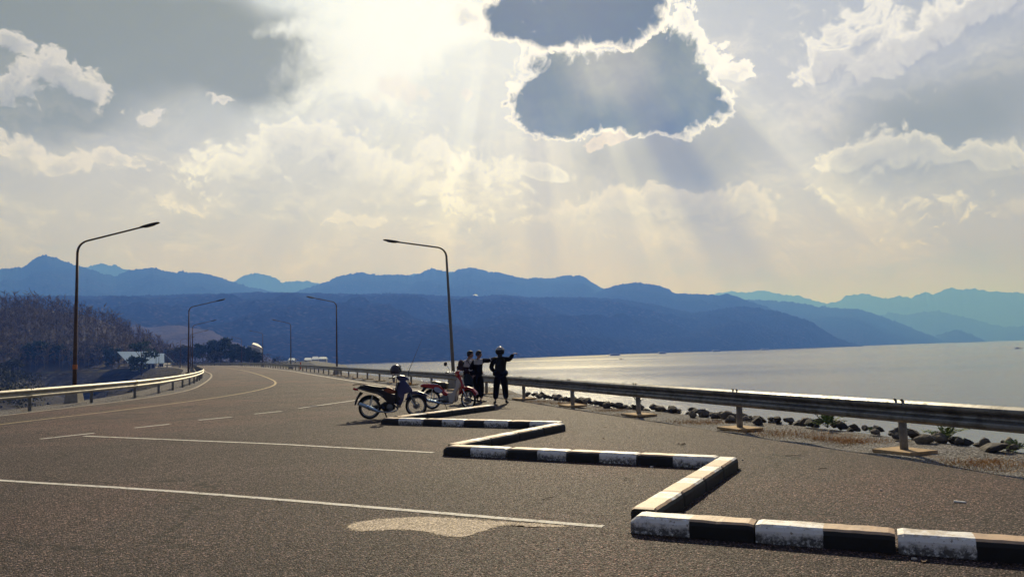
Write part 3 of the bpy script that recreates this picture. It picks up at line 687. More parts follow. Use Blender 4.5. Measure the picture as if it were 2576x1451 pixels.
def beam(bm, pts, side, z0, out=0.0, sag=0.0):
    rings = []
    for i, p in enumerate(pts):
        t_ = (pts[min(i + 1, len(pts) - 1)] - pts[max(i - 1, 0)]); t_.z = 0; t_.normalize(); nrm = Vector((t_.y, -t_.x, 0)) * side
        fr = [bm.verts.new(p + nrm * (x + out) + Vector((0, 0, z0 + z))) for x, z in WP]
        bk = [bm.verts.new(p + nrm * (x + out - .004) + Vector((0, 0, z0 + z))) for x, z in WP[::-1]]
        rings.append(fr + bk)
    m = len(rings[0])
    for r0, r1 in zip(rings, rings[1:]):
        for k in range(m): bm.faces.new((r0[k], r0[(k + 1) % m], r1[(k + 1) % m], r1[k]))
    bm.faces.new(rings[0]); bm.faces.new(rings[-1][::-1])
    bmesh.ops.recalc_face_normals(bm, faces=bm.faces)
def guardrail(posts, side, name, label, mbeam, pads, near_d, zc=.575, maxparts=95):
    """posts: places of the posts in order; side: which side the beam is on (+1 right of travel)"""
    root = empty(name, posts[0]); inv = Vector(posts[0])
    tag(root, label, 'guardrail')
    np_ = 0
    for i, p in enumerate(posts):
        q = p - inv; dist = p.length
        nxt = posts[min(i + 1, len(posts) - 1)] - posts[max(0, i - 1)]; ang = math.atan2(nxt.y, nxt.x)
        nrm = Vector((math.sin(ang), -math.cos(ang), 0)) * side
        if np_ < 62:
            bm = NB(); seg = 14 if dist < near_d else 6
            lean = Vector((random.uniform(-.012, .012), random.uniform(-.01, .01), 0))
            tube(bm, [q + Vector((0, 0, -.25)), q + lean * .5 + Vector((0, 0, .3)), q + lean + Vector((0, 0, zc + .08))], .057, seg)
            box(bm, q + nrm * .045 + Vector((0, 0, zc)), (.10, .07, .22), Euler((0, 0, ang)))
            po = obj('post', bm, mpost, root, smooth=False); po.data.polygons.foreach_set('use_smooth', [len(f.vertices) == 4 for f in po.data.polygons]); np_ += 1
            if pads and dist < 70:
                bm = NB(); box(bm, Vector((0, 0, .0)), (.60, .60, .05), bev=.006)
                pd = obj('concrete_pad', bm, mpad, root); pd.location = q + Vector((0, 0, .002)); pd.rotation_euler = (random.uniform(-.02, .02), random.uniform(-.02, .02), ang + .15 + random.uniform(-.1, .1))
    # beams, each lapping the next at a post
    k = 0; step_ = 1
    while k < len(posts) - 1:
        d = posts[k].length
        step_ = 1 if d < near_d else (3 if d < 120 else 6)
        e = min(k + step_, len(posts) - 1)
        pts = [posts[j] - inv for j in range(k, e + 1)]
        t_ = (pts[-1] - pts[-2]).normalized(); pts[-1] = pts[-1] + t_ * .16
        t_ = (pts[1] - pts[0]).normalized(); pts[0] = pts[0] - t_ * .16
        if len(pts) == 2: pts = [pts[0].lerp(pts[1], u) for u in (0, .25, .5, .75, 1)]
        bm = NB(); nn = .085; beam(bm, pts, side, zc, nn + (.005 if (k // step_) % 2 else 0))
        bo = obj('beam', bm, mbeam, root, smooth=False)
        if d < 34:
            bm = NB(); tt = (posts[min(k + 1, len(posts) - 1)] - posts[k]).normalized(); nr = Vector((tt.y, -tt.x, 0)) * side
            for u in (-.12, .0):
                c = posts[k] - inv + tt * u + nr * (nn + .035) + Vector((0, 0, zc + .162))
                bm.free(); bm = NB(); ball(bm, c, (.024, .02, .014), sub=2); obj('bolt', bm, mdark, bo)
            bm.free()
        k = e
    return root
rp = [p for p, _ in resample([V3(p) for p in RAILR[2:]], 3.98)]
near = [V3(RAILR[2]) + (V3(RAILR[1]) - V3(RAILR[2])).normalized() * s for s in (11.9, 7.96, 3.98)]
post_r = near + [V3(RAILR[2]), V3(RAILR[3]), V3(RAILR[4]), V3(RAILR[5]), V3(RAILR[6]), V3(RAILR[7])] + [p for p, _ in resample(smooth_line([V3(p) for p in RAILR[7:]], 2), 3.98)][1:]
guardrail(post_r, -1, 'metal_guardrail', 'long grey steel guardrail on round posts between the asphalt and the lakeside rocks', mgal, True, 60)
post_l = [p for p, _ in resample([p for p in raill if p.y > 6], 3.98)]
guardrail(post_l, 1, 'metal_guardrail', 'sunlit pale guardrail curving along the left edge of the road above the dark slope', mgall, False, 60)
# the short rail on the plateau beyond the slope
pf = [p for p, _ in resample([Vector((-131, 286, -.6)), Vector((-141, 291, -.7)), Vector((-152, 294.5, -.8)), Vector((-168, 295, -1.1))], 4)]
guardrail(pf, 1, 'metal_guardrail', 'small distant guardrail along the far edge of the dark stone slope', mpost, False, 60)
# number plate bolted to the rail and a red marker
mplate = mat('pale_pink_plate', (.55, .40, .36), rough=.5); mred = mat('red_plastic', (.55, .04, .02), rough=.4)
bm = NB(); pc = V3((-6.62, 44.05)); box(bm, (0, 0, 0), (.5, .012, .3), bev=.003)
o = obj('rail_plate', bm, mplate); o.location = pc + Vector((-.235, -.05, .59)); o.rotation_euler = (0, 0, R(113)); tag(o, 'small pale pink plate with dark strokes fixed to the lakeside guardrail', 'sign')
bm = NB()
for dx_ in (-.07, .07): box(bm, (dx_, .009, 0), (.045, .006, .2))
box(bm, (.045, .009, .07), (.05, .0055, .03)); obj('mark', bm, mat('dark_red_mark', (.12, .02, .02)), o)
bm = NB(); tube(bm, [(0, 0, 0), (0, 0, .75)], .07, 8); lathe(bm, [(.09, .72), (.09, .86), (.05, .9), (0, .9)], 8)
o = obj('marker_post', bm, mred); o.location = (-27.6, 102.5, -.1); o.location = AT(756, 922, 100) * 1.0; o.location.z = .05; tag(o, 'small red marker post standing behind the guardrail before the far green mound', 'marker post')

# ------------------------------------------------------------------ street lamps
mpole = mat('rusty_lamp_steel', (.10, .062, .042), rough=.7, metal=.3, var=.4, vscale=1.5)
mpole2 = mat('grey_pole_steel', (.18, .165, .145), rough=.6, metal=.4, var=.2, vscale=2)
mconc = mat('grey_concrete', (.33, .30, .26), rough=.9, var=.2, vscale=5, bump=.3)
mlens = mat('lamp_lens', (.10, .10, .10), rough=.2)
morange = mat('orange_band', (.45, .13, .03), rough=.6)
def lamp(base, yaw, lean, label, H=6.72, arm=2.9, rise=.62, band=False, pm=mpole, rb=.085):
    """yaw: direction (radians) of the arm; lean: sideways lean of the whole pole"""
    base = (SX(base[0], base[1]), base[1], base[2]); root = empty('street_lamp', base, 0); tag(root, label, 'street lamp', 'street lamps along both sides of the road')
    root.rotation_euler = (lean[1], lean[0], 0)
    bm = NB(); bx = [(.34, -.4), (.33, 0), (.24, .55), (0, .55)]
    lathe(bm, [(r * 1.25, h) for r, h in bx], 4, Matrix.Rotation(R(45) + yaw, 4, 'Z'))
    obj('footing', bm, mconc, root)
    u = Vector((math.cos(yaw), math.sin(yaw), 0)); Z = Vector((0, 0, 1))
    bm = NB(); pts = [Vector((0, 0, .5)), Vector((0, 0, 2.4)), Vector((0, 0, 4.4)), Vector((0, 0, H - .5))]
    rr = [rb, rb * .88, rb * .72, rb * .60]
    obj('pole', (tube(bm, pts, rr, 12), bm)[1], pm, root, smooth=True)
    bm = NB(); sl_ = rise / arm
    pts = [Vector((0, 0, H - .5))]
    for k in range(1, 8):
        a = k / 7 * (math.pi / 2 - math.atan(sl_)); r_ = .5
        pts.append(Vector((0, 0, H - .5)) + u * r_ * (1 - math.cos(a)) + Z * r_ * math.sin(a))
    pend = pts[-1] + (u + Z * sl_).normalized() * (arm - .95); pts.append(pend)
    obj('arm', (tube(bm, pts, [rb * .60 - .002 * i for i in range(len(pts))], 10), bm)[1], pm, root, smooth=True)
    d_ = (u + Z * sl_).normalized()
    hd = bm = NB()
    rot = Matrix.Rotation(yaw, 4, 'Z') @ Matrix.Rotation(-math.atan(sl_), 4, 'Y')
    prof = [(-.06, .04, .035), (.0, .075, .055), (.12, .10, .065), (.45, .12, .072), (.68, .105, .06), (.76, .06, .035), (.78, .01, .01)]
    rings = [[bm.verts.new(Matrix.Translation(pend) @ rot @ Vector((x, math.cos(k * math.pi / 6) * w, math.sin(k * math.pi / 6) * h * (1 if math.sin(k * math.pi / 6) > 0 else .6)))) for k in range(12)] for x, w, h in prof]
    for r0, r1 in zip(rings, rings[1:]):
        for k in range(12): bm.faces.new((r0[k], r0[(k + 1) % 12], r1[(k + 1) % 12], r1[k]))
    bm.faces.new(rings[0][::-1]); bm.faces.new(rings[-1])
    hd = obj('lamp_head', bm, mdark, root, smooth=True)
    bm = NB(); ball(bm, pend + d_ * .36 - Z * .045, (.26, .09, .03), Euler((0, -math.atan(sl_), yaw)), 2); obj('lens', bm, mlens, hd, smooth=True)
    if band:
        bm = NB(); lathe(bm, [(rb + .004, 1.42), (rb + .006, 1.43), (rb + .006, 1.60), (rb + .004, 1.61)], 12); obj('reflective_band', bm, morange, root, smooth=True)
    return root
lamp((-18.0, 32.0, -.1), R(4), (R(.2), 0), 'nearest street lamp on the left, rusty pole behind the curving guardrail', H=6.76, arm=3.2, rise=.80, band=True)
lamp((-2.66, 35.9, -.1), R(172), (R(-2.3), 0), 'nearest street lamp on the lake side, leaning pole behind the people', H=6.66, arm=2.85, rise=.62, pm=mpole2)
LL = [((-30.2, 72.5), 'second street lamp from the front on the left side of the road'), ((-45.3, 110), 'third street lamp from the front on the left side of the road'),
      ((-60.9, 147), 'fourth street lamp from the front on the left side of the road'), ((-79.3, 185.5), 'fifth street lamp from the front on the left side, pole among the trees'),
      ((-102.2, 230), 'sixth street lamp from the front on the left side of the road'), ((-130.2, 286), 'last and faintest street lamp on the left side behind the blue roof')]
for i, (p, lb) in enumerate(LL): lamp((p[0], p[1], -.1 if i < 4 else -.4), R(12), (0, 0), lb, rise=.72, arm=3.1)
RR = [((-16.0, 71), 'second street lamp from the front on the lake side'), ((-31.9, 112), 'third street lamp from the front on the lake side of the road'),
      ((-49.0, 152.6), 'fourth street lamp from the front on the lake side, near the gleaming roof'), ((-66.2, 190), 'farthest street lamp on the lake side, thin pole before the big trees')]
for p, lb in RR: lamp((p[0], p[1], -.1), R(172), (0, 0), lb, rise=.62, arm=2.75)

# ------------------------------------------------------------------ rocks along the lake
mrock = []
for k, c in enumerate([(.10, .088, .078), (.055, .050, .047), (.17, .145, .115), (.035, .031, .030)]):
    m_ = mat(['grey_rock', 'dark_rock', 'tan_rock', 'black_rock'][k], c, rough=.9, var=.4, vscale=5, bump=.8, bscale=14); mrock.append(m_)
def rock_mesh(seed, m_):
    bm = NB(); bmesh.ops.create_icosphere(bm, subdivisions=3, radius=.5); rnd = random.Random(seed)
    for _ in range(13):                                   # hewn faces
        n_ = Vector((rnd.uniform(-1, 1), rnd.uniform(-1, 1), rnd.uniform(-.8, 1))).normalized(); d = rnd.uniform(.22, .38)
        for v in bm.verts:
            e = v.co.dot(n_) - d
            if e > 0: v.co -= n_ * e * .92
    for v in bm.verts: v.co += v.co.normalized() * noise.fractal(v.co * 3 + Vector((seed, 0, 0)), 1, 2, 3) * .05
    me = bpy.data.meshes.new('rock'); bm.to_mesh(me); bm.free(); me.materials.append(m_); return me
RM = [rock_mesh(s, mrock[s % 4]) for s in range(12)]
RGRP = 'rocks lining the lake side of the gravel'
def rock(p, s, me, label, rz=None):
    o = bpy.data.objects.new('rock', me); col.objects.link(o); o.location = p; o.scale = s
    o.rotation_euler = (random.uniform(-.3, .3), random.uniform(-.3, .3), random.uniform(0, 6.28) if rz is None else rz)
    return tag(o, label, 'rock', RGRP)
rnd = random.Random(5)
rl = by_len(rock_line, 4000); s = 0; nrock = 0
cum = [0]
for a, c in zip(rl, rl[1:]): cum.append(cum[-1] + (c - a).length)
tot = cum[-1]; s = 9.0
big = [(2330, 1093, .62, .34, 2), (2255, 1084, .5, .3, 1), (1770, 1028, .62, .46, 0), (1690, 1020, .60, .42, 3), (1800, 1036, .5, .34, 1), (1742, 1031, .42, .36, 2), (1840, 1043, .62, .34, 0), (1905, 1050, .5, .32, 3), (2500, 1112, .9, .26, 0), (1530, 1006, .6, .42, 0), (1455, 997, .65, .4, 1), (1610, 1016, .5, .4, 3), (2035, 1054, .6, .36, 3)]
while s < tot and nrock < 270:
    i = min(range(0, len(cum), 1), key=lambda k: abs(cum[k] - s)) if nrock == 0 else next((k for k in range(len(cum)) if cum[k] >= s), len(cum) - 1)
    p = rl[i]; d = p.length
    sz = rnd.uniform(.12, .30) * (1 if d < 40 else 1.5)
    nside = 2 if d < 45 else 1
    for r in range(nside):
        off = rnd.uniform(-.1, .35) + r * .5
        t_ = (rl[min(i + 5, len(rl) - 1)] - rl[max(0, i - 5)]).normalized()
        q = p + Vector((t_.y, -t_.x, 0)) * off
        near_ = 'near the right edge' if d < 16 else ('between the woman and the next posts' if d < 30 else 'seen past the motorcycles')
        rock((q.x, q.y, sz * .10 - r * .12), (sz * rnd.uniform(1.0, 1.7), sz * rnd.uniform(.8, 1.2), sz * rnd.uniform(.55, .85)), RM[rnd.randrange(12)],
             'one of the small rocks of the row along the lake side of the gravel')
        nrock += 1
    s += sz * (1.05 if d < 45 else 1.3)
BL = ['long grey rock by the last green shrub at the right', 'flat rock under the rail just left of the near post', 'tall grey boulder right of the third near post', 'black boulder close behind the third near post', 'dark rock leaning on the tall grey boulder', 'tan boulder between two dark ones',
      'grey slab right of the tan boulder', 'rounded black rock midway between two near posts', 'flat pale slab of rock between the near post and the right edge', 'grey boulder left of the fourth near post', 'broad dark rock below the thin green stalk', 'black rock a little right of the fourth post', 'brown black boulder left of the leafy shrub']
for (px, py, w, h, k), lb in zip(big, BL):
    g = G(px, py + 14); w *= .52; h *= .42; rock((g.x, g.y, h * .22), (w * 1.25, w, h * 1.4), RM[k + 4 * (px % 3)], lb)

# ------------------------------------------------------------------ trees and woods
def leafmat(name, c, c2):
    m_ = mat(name, c, rough=.8, spec=.1); N, b, t = nodes(m_)
    gs = N.n('ShaderNodeNewGeometry').outputs['Random Per Island']
    N.put(b.inputs['Base Color'], N.mix(gs, c, c2)); return m_
ml_dark = leafmat('dark_leaves', (.022, .042, .012), (.070, .100, .034))
ml_olive = leafmat('olive_leaves', (.050, .055, .022), (.125, .120, .052))
ml_green = leafmat('green_leaves', (.045, .075, .022), (.13, .17, .06))
ml_dry = leafmat('dry_twigs', (.045, .032, .022), (.115, .080, .052))
mbark = mat('bark', (.06, .048, .038), rough=.95, var=.3, vscale=4)
def tree_meshes(seed, ml, h=9.0, r=4.0, nleaf=2600, low=.12, ls=.40, clumps=16, flat=.75):
    rnd = random.Random(seed); bm = NB()
    tube(bm, [(0, 0, -.6), (rnd.uniform(-.1, .1), 0, h * .2), (rnd.uniform(-.3, .3), rnd.uniform(-.3, .3), h * .45), (rnd.uniform(-.4, .4), 0, h * .8)], [h * .028, h * .022, h * .015, h * .005], 7)
    cl = []
    for k in range(clumps):
        a = rnd.uniform(0, 6.28); rr = r * math.sqrt(rnd.uniform(.02, .75)); z = h * (low + (1 - low) * rnd.uniform(.12, .86))
        rr *= math.sin(math.pi * min(.97, max(.12, (z / h - low * .5) / (1 - low * .5)))) ** .5
        c = Vector((rr * math.cos(a), rr * math.sin(a), z)); s = r * rnd.uniform(.24, .42); cl.append((c, s))
        p0 = Vector((0, 0, z * .55)); tube(bm, [p0, p0.lerp(c, .5) + Vector((0, 0, -.2)), c], [h * .009, h * .006, h * .002], 4)
    tr = bpy.data.meshes.new('trunk'); bm.to_mesh(tr); bm.free(); tr.materials.append(mbark)
    vs = []; fs = []
    for _ in range(nleaf):
        c, s = rnd.choice(cl); u = Vector((rnd.gauss(0, 1), rnd.gauss(0, 1), rnd.gauss(0, 1))).normalized() * s * rnd.uniform(.35, 1.08)
        u.z *= flat; p = c + u; e = Euler((rnd.uniform(0, 3), rnd.uniform(0, 3), rnd.uniform(0, 3))).to_matrix(); q = ls * rnd.uniform(.5, 1.2)
        b_ = len(vs)
        for a_, b2 in ((-1, 0), (0, -.45), (1, 0), (0, .45)): vs.append(tuple(p + e @ Vector((a_ * q, b2 * q, 0))))
        fs.append((b_, b_ + 1, b_ + 2, b_ + 3))
    cr = bpy.data.meshes.new('crown'); cr.from_pydata(vs, [], fs); cr.materials.append(ml)
    return tr, cr
TK = {'dark': [tree_meshes(s, ml_dark, 9, 4.2) for s in (1, 2)], 'olive': [tree_meshes(s, ml_olive, 9, 3.9, 2000) for s in (3, 4)],
      'green': [tree_meshes(5, ml_green, 9, 3.4, 1300, clumps=14)], 'dry': [tree_meshes(6, ml_dry, 9, 3.2, 420, clumps=12, ls=.26)]}
def tree(px, pytop, pybase, y, kind, label, wid=1.0, name='leafy_tree', group='trees beyond the dam', z0=None):
    b0 = AT(px, pybase, y); top = AT(px, pytop, y); h = top.z - b0.z
    x, yy = b0.x, b0.y; zb = land_h(x, yy) if z0 is None else z0
    h = max(1.5, top.z - zb)
    tr, cr = random.choice(TK[kind]); root = empty(name, (x, yy, zb), random.uniform(0, 6.28)); k = h / 9.0
    for nm, me in (('trunk', tr), ('crown', cr)):
        o = bpy.data.objects.new(nm, me); col.objects.link(o); o.parent = root; o.scale = (k * wid, k * wid, k)
    return tag(root, label, 'tree', group)
TL = [(110, 848, 930, 300, 'dark', 'large dark tree by the red roofed hut on the far left', 1.25), (78, 868, 930, 310, 'dark', 'smaller dark tree left of the big dark tree', 1.0),
      (150, 862, 930, 305, 'dark', 'dark green tree just left of the nearest left lamp pole', 1.0), (215, 868, 928, 310, 'olive', 'olive tree right of the nearest left lamp pole', 1.2),
      (250, 862, 928, 315, 'olive', 'wide olive tree left of the blue roofed building', 1.2), (282, 872, 928, 305, 'dark', 'tree touching the left end of the blue roof', .9),
      (356, 853, 920, 262, 'green', 'thin green tree standing in front of the blue roof', 1.15), (30, 900, 945, 240, 'olive', 'low olive tree above the dark slope at the left edge', 1.5),
      (438, 872, 918, 330, 'olive', 'olive tree right of the blue roofed building', 1.2), (462, 866, 918, 340, 'olive', 'olive tree left of the second lamp pole', 1.2),
      (490, 858, 917, 345, 'dark', 'dark tree right of the second lamp pole', 1.0), (428, 884, 918, 310, 'dry', 'brownish low tree at the right end of the building', 1.1),
      (530, 852, 917, 330, 'dark', 'tall dark tree at the left of the big clump', 1.1), (556, 846, 917, 330, 'dark', 'tallest rounded tree of the big dark clump', 1.2),
      (580, 862, 917, 310, 'dark', 'dark tree in the middle of the big clump', 1.2), (606, 868, 917, 290, 'dark', 'broad dark tree in the big clump behind the last lamp', 1.25),
      (632, 876, 918, 280, 'dark', 'dark tree below the gleaming white roof', 1.2), (540, 880, 917, 290, 'olive', 'lower olive tree before the left of the big clump', 1.3),
      (648, 884, 918, 285, 'dark', 'small dark tree at the right end of the big clump', 1.0), (672, 886, 917, 420, 'dry', 'reddish brown dry tree right of the big clump', 1.4),
      (700, 894, 917, 430, 'dry', 'low dry tree before the foot of the blue hills', 1.4), (510, 884, 917, 300, 'dry', 'leafless greyish tree between the two dark groups', 1.2),
      (690, 900, 917, 400, 'olive', 'low bushy tree at the right end of the tree line', 1.6), (186, 880, 930, 320, 'olive', 'low olive tree directly behind the nearest left lamp pole', 1.3),
      (10, 880, 935, 300, 'dark', 'dark tree at the left frame edge behind the low olive tree', 1.1), (405, 878, 919, 350, 'dry', 'brown dry tree rising behind the right half of the blue roof', 1.4)]
for px, t_, b_, y, k, lb, w in TL: tree(px, t_, b_, y, k, lb, w)
# the dry wood that covers the near hill: uncountable
vs = []; fs = []; rnd = random.Random(11)
hp = [(p[0], p[1] + 8) for p in HILL]
hg = bpy.data.objects['hill_ground']
hvs = [v.co.copy() for v in hg.data.vertices]; m_ = 27
nc = len(hvs) // m_
for _ in range(3000):
    i = rnd.randrange(0, nc - 1); j = rnd.randrange(0, 23); p = hvs[i * m_ + j].lerp(hvs[i * m_ + j + 1], rnd.random()).lerp(hvs[(i + 1) * m_ + j], rnd.random())
    if p.z < -1: continue
    h = rnd.uniform(3.2, 7.5) * (1.15 if j > 18 else 1.0); w = h * rnd.uniform(.16, .30)
    def card(a, b2, wd):
        s = (b2 - a).cross(Vector((rnd.uniform(-1, 1), rnd.uniform(-1, 1), .2))).normalized() * wd; k = len(vs)
        vs.extend([tuple(a - s), tuple(a + s), tuple(b2 + s * .3), tuple(b2 - s * .3)]); fs.append((k, k + 1, k + 2, k + 3))
    card(p - Vector((0, 0, .5)), p + Vector((rnd.uniform(-.4, .4), 0, h)), .08)
    for _b in range(14):
        z = h * rnd.uniform(.3, 1); a = p + Vector((0, 0, z)); d = Vector((rnd.gauss(0, 1), rnd.gauss(0, 1), rnd.uniform(.4, 1.6))).normalized() * w * rnd.uniform(.6, 1.5)
        card(a, a + d, .05 * h / 5 + rnd.uniform(0, .22) * (1 if rnd.random() < .4 else .2))
ml_wood = leafmat('leafless_twigs', (.065, .052, .024), (.28, .21, .11))
tag(obj('dry_wood', (vs, fs), ml_wood), kind='stuff')
# bushes on the far slope edge and behind, low scrub
def scrub(name, pts, n, rad, h, ml, seed, label=None):
    rnd = random.Random(seed); vs = []; fs = []
    for _ in range(n):
        a = rnd.choice(pts); p = Vector(a) + Vector((rnd.gauss(0, rad), rnd.gauss(0, rad), abs(rnd.gauss(0, h * .45)))); e = Euler((rnd.uniform(0, 3), rnd.uniform(0, 3), rnd.uniform(0, 3))).to_matrix(); q = .38 * rnd.uniform(.5, 1.2); b_ = len(vs)
        for a_, b2 in ((-1, 0), (0, -.5), (1, 0), (0, .5)): vs.append(tuple(p + e @ Vector((a_ * q, b2 * q, 0))))
        fs.append((b_, b_ + 1, b_ + 2, b_ + 3))
    return tag(obj(name, (vs, fs), ml), kind='stuff')
sp = []
for k in range(60):
    px = random.uniform(-60, 60); y = random.uniform(150, 285); x = AT(px, 930, y).x; sp.append((x, y, land_h(x, y)))
scrub('scrub', sp, 5200, 3.0, 2.6, ml_olive, 3)
sp = []
for k in range(70):
    px = random.uniform(60, 700); y = random.uniform(330, 380); x = AT(px, 915, y).x; sp.append((x, y, land_h(x, y) - .2))
scrub('undergrowth', sp, 6000, 5, 2.2, ml_olive, 4)

# ------------------------------------------------------------------ far buildings
mblue = mat('blue_metal_roof', (.42, .56, .70), rough=.5, var=.05, vscale=.1); mwall = mat('pale_wall', (.40, .39, .36), rough=.9, var=.1)
mshade = mat('dark_opening', (.03, .028, .026)); mredr = mat('red_tile_roof', (.30, .08, .05), rough=.8); mgrey = mat('grey_sheet_roof', (.22, .20, .18), rough=.8)
mwroof = mat('white_metal_roof', (.62, .68, .72), rough=.45); mgleam = mat('pale_gleaming_roof', (.92, .78, .70), rough=.35, spec=.6)
def roof_build(name, label, quad, wallh, mroof, depth=9, wall=mwall, y=None, nwin=0):
    """quad: px of eave left, eave right, ridge right, ridge left, all at depths y (eave) and y+depth (ridge)"""
    root = empty(name, AT(quad[0][0], quad[0][1], y)); inv = root.location.copy(); tag(root, label, 'building')
    e0, e1 = AT(*quad[0], y), AT(*quad[1], y); r1, r0 = AT(*quad[2], y + depth), AT(*quad[3], y + depth)
    t_ = Vector((0, 0, .18))
    P = [e0, e1, r1, r0]; bk = [Vector((r0.x, r0.y + depth, e0.z)), Vector((r1.x, r1.y + depth, e1.z))]
    v = [p - inv for p in P] + [p - inv for p in bk]; n = len(v); v2 = [p - t_ for p in v]
    f = [(0, 1, 2, 3), (3, 2, 5, 4), (6, 9, 8, 7), (9, 10, 11, 8), (0, 6, 7, 1), (4, 5, 11, 10), (0, 3, 9, 6), (3, 4, 10, 9), (1, 7, 8, 2), (2, 8, 11, 5)]
    obj('roof', (v + v2, f), mroof, root)
    zb = e0.z - wallh; xs_ = .7
    w = [Vector((e0.x + xs_, e0.y + .8, zb)), Vector((e1.x - xs_, e1.y + .8, zb)), Vector((r1.x - xs_, r1.y + depth - .8, zb)), Vector((r0.x + xs_, r0.y + depth - .8, zb))]
    tp = [Vector((p.x, p.y, e0.z - .02)) for p in w]
    v = [p - inv for p in w + tp]; obj('wall', (v, [(0, 1, 5, 4), (1, 2, 6, 5), (2, 3, 7, 6), (3, 0, 4, 7)]), wall, root)
    L = w[1].x - w[0].x
    for k in range(nwin):
        bm = NB(); cx = w[0].x + L * (k + .5) / nwin; box(bm, Vector((cx, w[0].y - .02, zb + wallh * .5)) - inv, (L / nwin * .62, .08, wallh * .62)); obj('opening', bm, mshade, root)
    return root
roof_build('blue_roofed_building', 'long low building with a huge slanting pale blue metal roof behind the trees', [(324, 914.5), (392, 913.5), (392, 883.5), (295, 884.5)], 2.9, mblue, 11, y=285, nwin=6)
roof_build('blue_roofed_annex', 'lower square blue roofed annex at the right end of the long blue roof', [(393, 913.5), (413.5, 913), (413, 888.5), (393.5, 889)], 2.9, mblue, 9, y=287, nwin=2)
roof_build('red_roofed_hut', 'small hut with a red roof and pale walls by the dark tree', [(99, 928), (126, 927), (122, 920), (103, 920.5)], 1.4, mredr, 4, y=298)
roof_build('open_shed', 'low grey roofed open shed at the far left above the dark slope', [(22, 926), (92, 925), (84, 917), (34, 918)], 2.0, mgrey, 6, mshade, y=305)
roof_build('low_shed', 'long low grey shed under the dark tree', [(128, 926), (172, 924.5), (168, 919), (132, 920)], 1.2, mgrey, 5, mshade, y=312)
for i, (a, b2, c, d_, lb) in enumerate([(724, 743, 906.5, 900.5, 'leftmost white roofed house on the green mound'), (764, 784, 905.5, 899.5, 'white roofed house left of the tallest on the mound'), (783, 802, 903.5, 896.5, 'tallest white roofed house on the mound'), (800, 823, 902.5, 897.5, 'rightmost white roofed house on the mound')]):
    roof_build('lake_house', lb, [(a, c), (b2, c - .3), (b2 - 2, d_), (a + 4, d_)], 3.0, mwroof, 7, y=(452 + i * 5) * SC)
# the gleaming temple roof on the wooded rise
root = empty('temple_hall', AT(640, 878, 360)); inv = root.location.copy(); tag(root, 'gleaming pinkish white layered temple roof rising over the dark trees', 'building')
def poly3(pts, y, m_, name, par, dy=7):
    v = [AT(px, py, y + (dy if k else 0)) - inv for px, py, k in pts]; n = len(v); v2 = [p + Vector((0, .3, -.3)) for p in v]
    f = [tuple(range(n)), tuple(range(2 * n - 1, n - 1, -1))] + [(i, n + i, n + (i + 1) % n, (i + 1) % n) for i in range(n)]
    return obj(name, (v + v2, f), m_, par)
poly3([(633, 866.5, 0), (640, 870.5, 0), (652, 871, 0), (661, 876, 0), (654, 878, 0), (640, 874, 0), (632, 874, 0)], 356, mgleam, 'lower_roof', root, 5)
poly3([(634, 865, 0), (645, 868.5, 0), (655, 872, 0), (660, 875, 0), (648, 864, 1), (638, 861.5, 1)], 357, mgleam, 'upper_roof', root, 6)
poly3([(622, 868, 0), (626, 871, 0), (634, 871.5, 0), (634, 869.5, 0), (627, 869.5, 0)], 358, mwroof, 'gable', root)
bm = NB(); box(bm, AT(645, 892, 366) - inv, (5.0, 4, 6.5)); obj('wall', bm, mwall, root)
# floating houses under the far shore and small boats
mraft = mat('raft_grey', (.30, .33, .36), rough=.7)
def raft(px, py, y, w, lb):
    w *= SC; g = G(px, py, WZ); root = empty('floating_house', (g.x, g.y, WZ)); tag(root, lb, 'floating house', 'floating houses along the far shore')
    bm = NB(); box(bm, (0, 0, .25), (w, 5, .5)); obj('deck', bm, mraft, root)
    bm = NB(); box(bm, (0, 0, 1.5), (w * .7, 3.6, 2.0)); obj('cabin', bm, mshade, root)
    slab_ = NB(); slab(slab_, [(-w * .45, 2.5), (w * .45, 2.5), (w * .25, 3.9), (-w * .25, 3.9)], 4.6, 0, 0); obj('roof', slab_, mraft, root)
raft(1547, 894.5, 0, 16, 'leftmost pale floating house at the foot of the dark blue slope')
raft(1666, 890, 0, 12, 'second floating house from the left with a dark cabin')
raft(1802, 884.5, 0, 15, 'third floating house from the left under the blue spur')
raft(1925, 880, 0, 18, 'rightmost long pale floating house before the headland')
def boat(px, py, L, lb, people=1):
    L *= SC; g = G(px, py, WZ); root = empty('boat', (g.x, g.y, WZ)); tag(root, lb, 'boat')
    bm = NB(); n = 9; rings = []
    for i in range(n):
        t2 = i / (n - 1) * 2 - 1; w = .16 * L * max(.06, (1 - abs(t2) ** 2.4)); z = .12 * L * (.35 + .3 * abs(t2) ** 2)
        rings.append([bm.verts.new((t2 * L / 2, -w, z)), bm.verts.new((t2 * L / 2 * .92, -w * .5, -.1)), bm.verts.new((t2 * L / 2 * .92, w * .5, -.1)), bm.verts.new((t2 * L / 2, w, z))])
    for r0, r1 in zip(rings, rings[1:]):
        for k in range(3): bm.faces.new((r0[k], r1[k], r1[k + 1], r0[k + 1]))
    for r_ in (rings[0], rings[-1]): bm.faces.new(r_)
    obj('hull', bm, mdark, root)
    bm = NB(); box(bm, (-.1 * L, 0, .12 * L), (.3 * L, .2 * L, .12 * L), bev=.02); obj('cabin', bm, mraft, root)
    return root
boat(2562, 877, 6.5, 'small dark boat on the water at the right edge')
boat(1564, 903.5, 4.0, 'tiny dark boat in the middle of the lake')
bm = NB(); ball(bm, AT(1195, 747.5, 1790 * SC), (12, 12, 9)); o = obj('white_dome', bm, mwroof, smooth=True); tag(o, 'tiny white dome on the shelf of the blue mountainside', 'building')

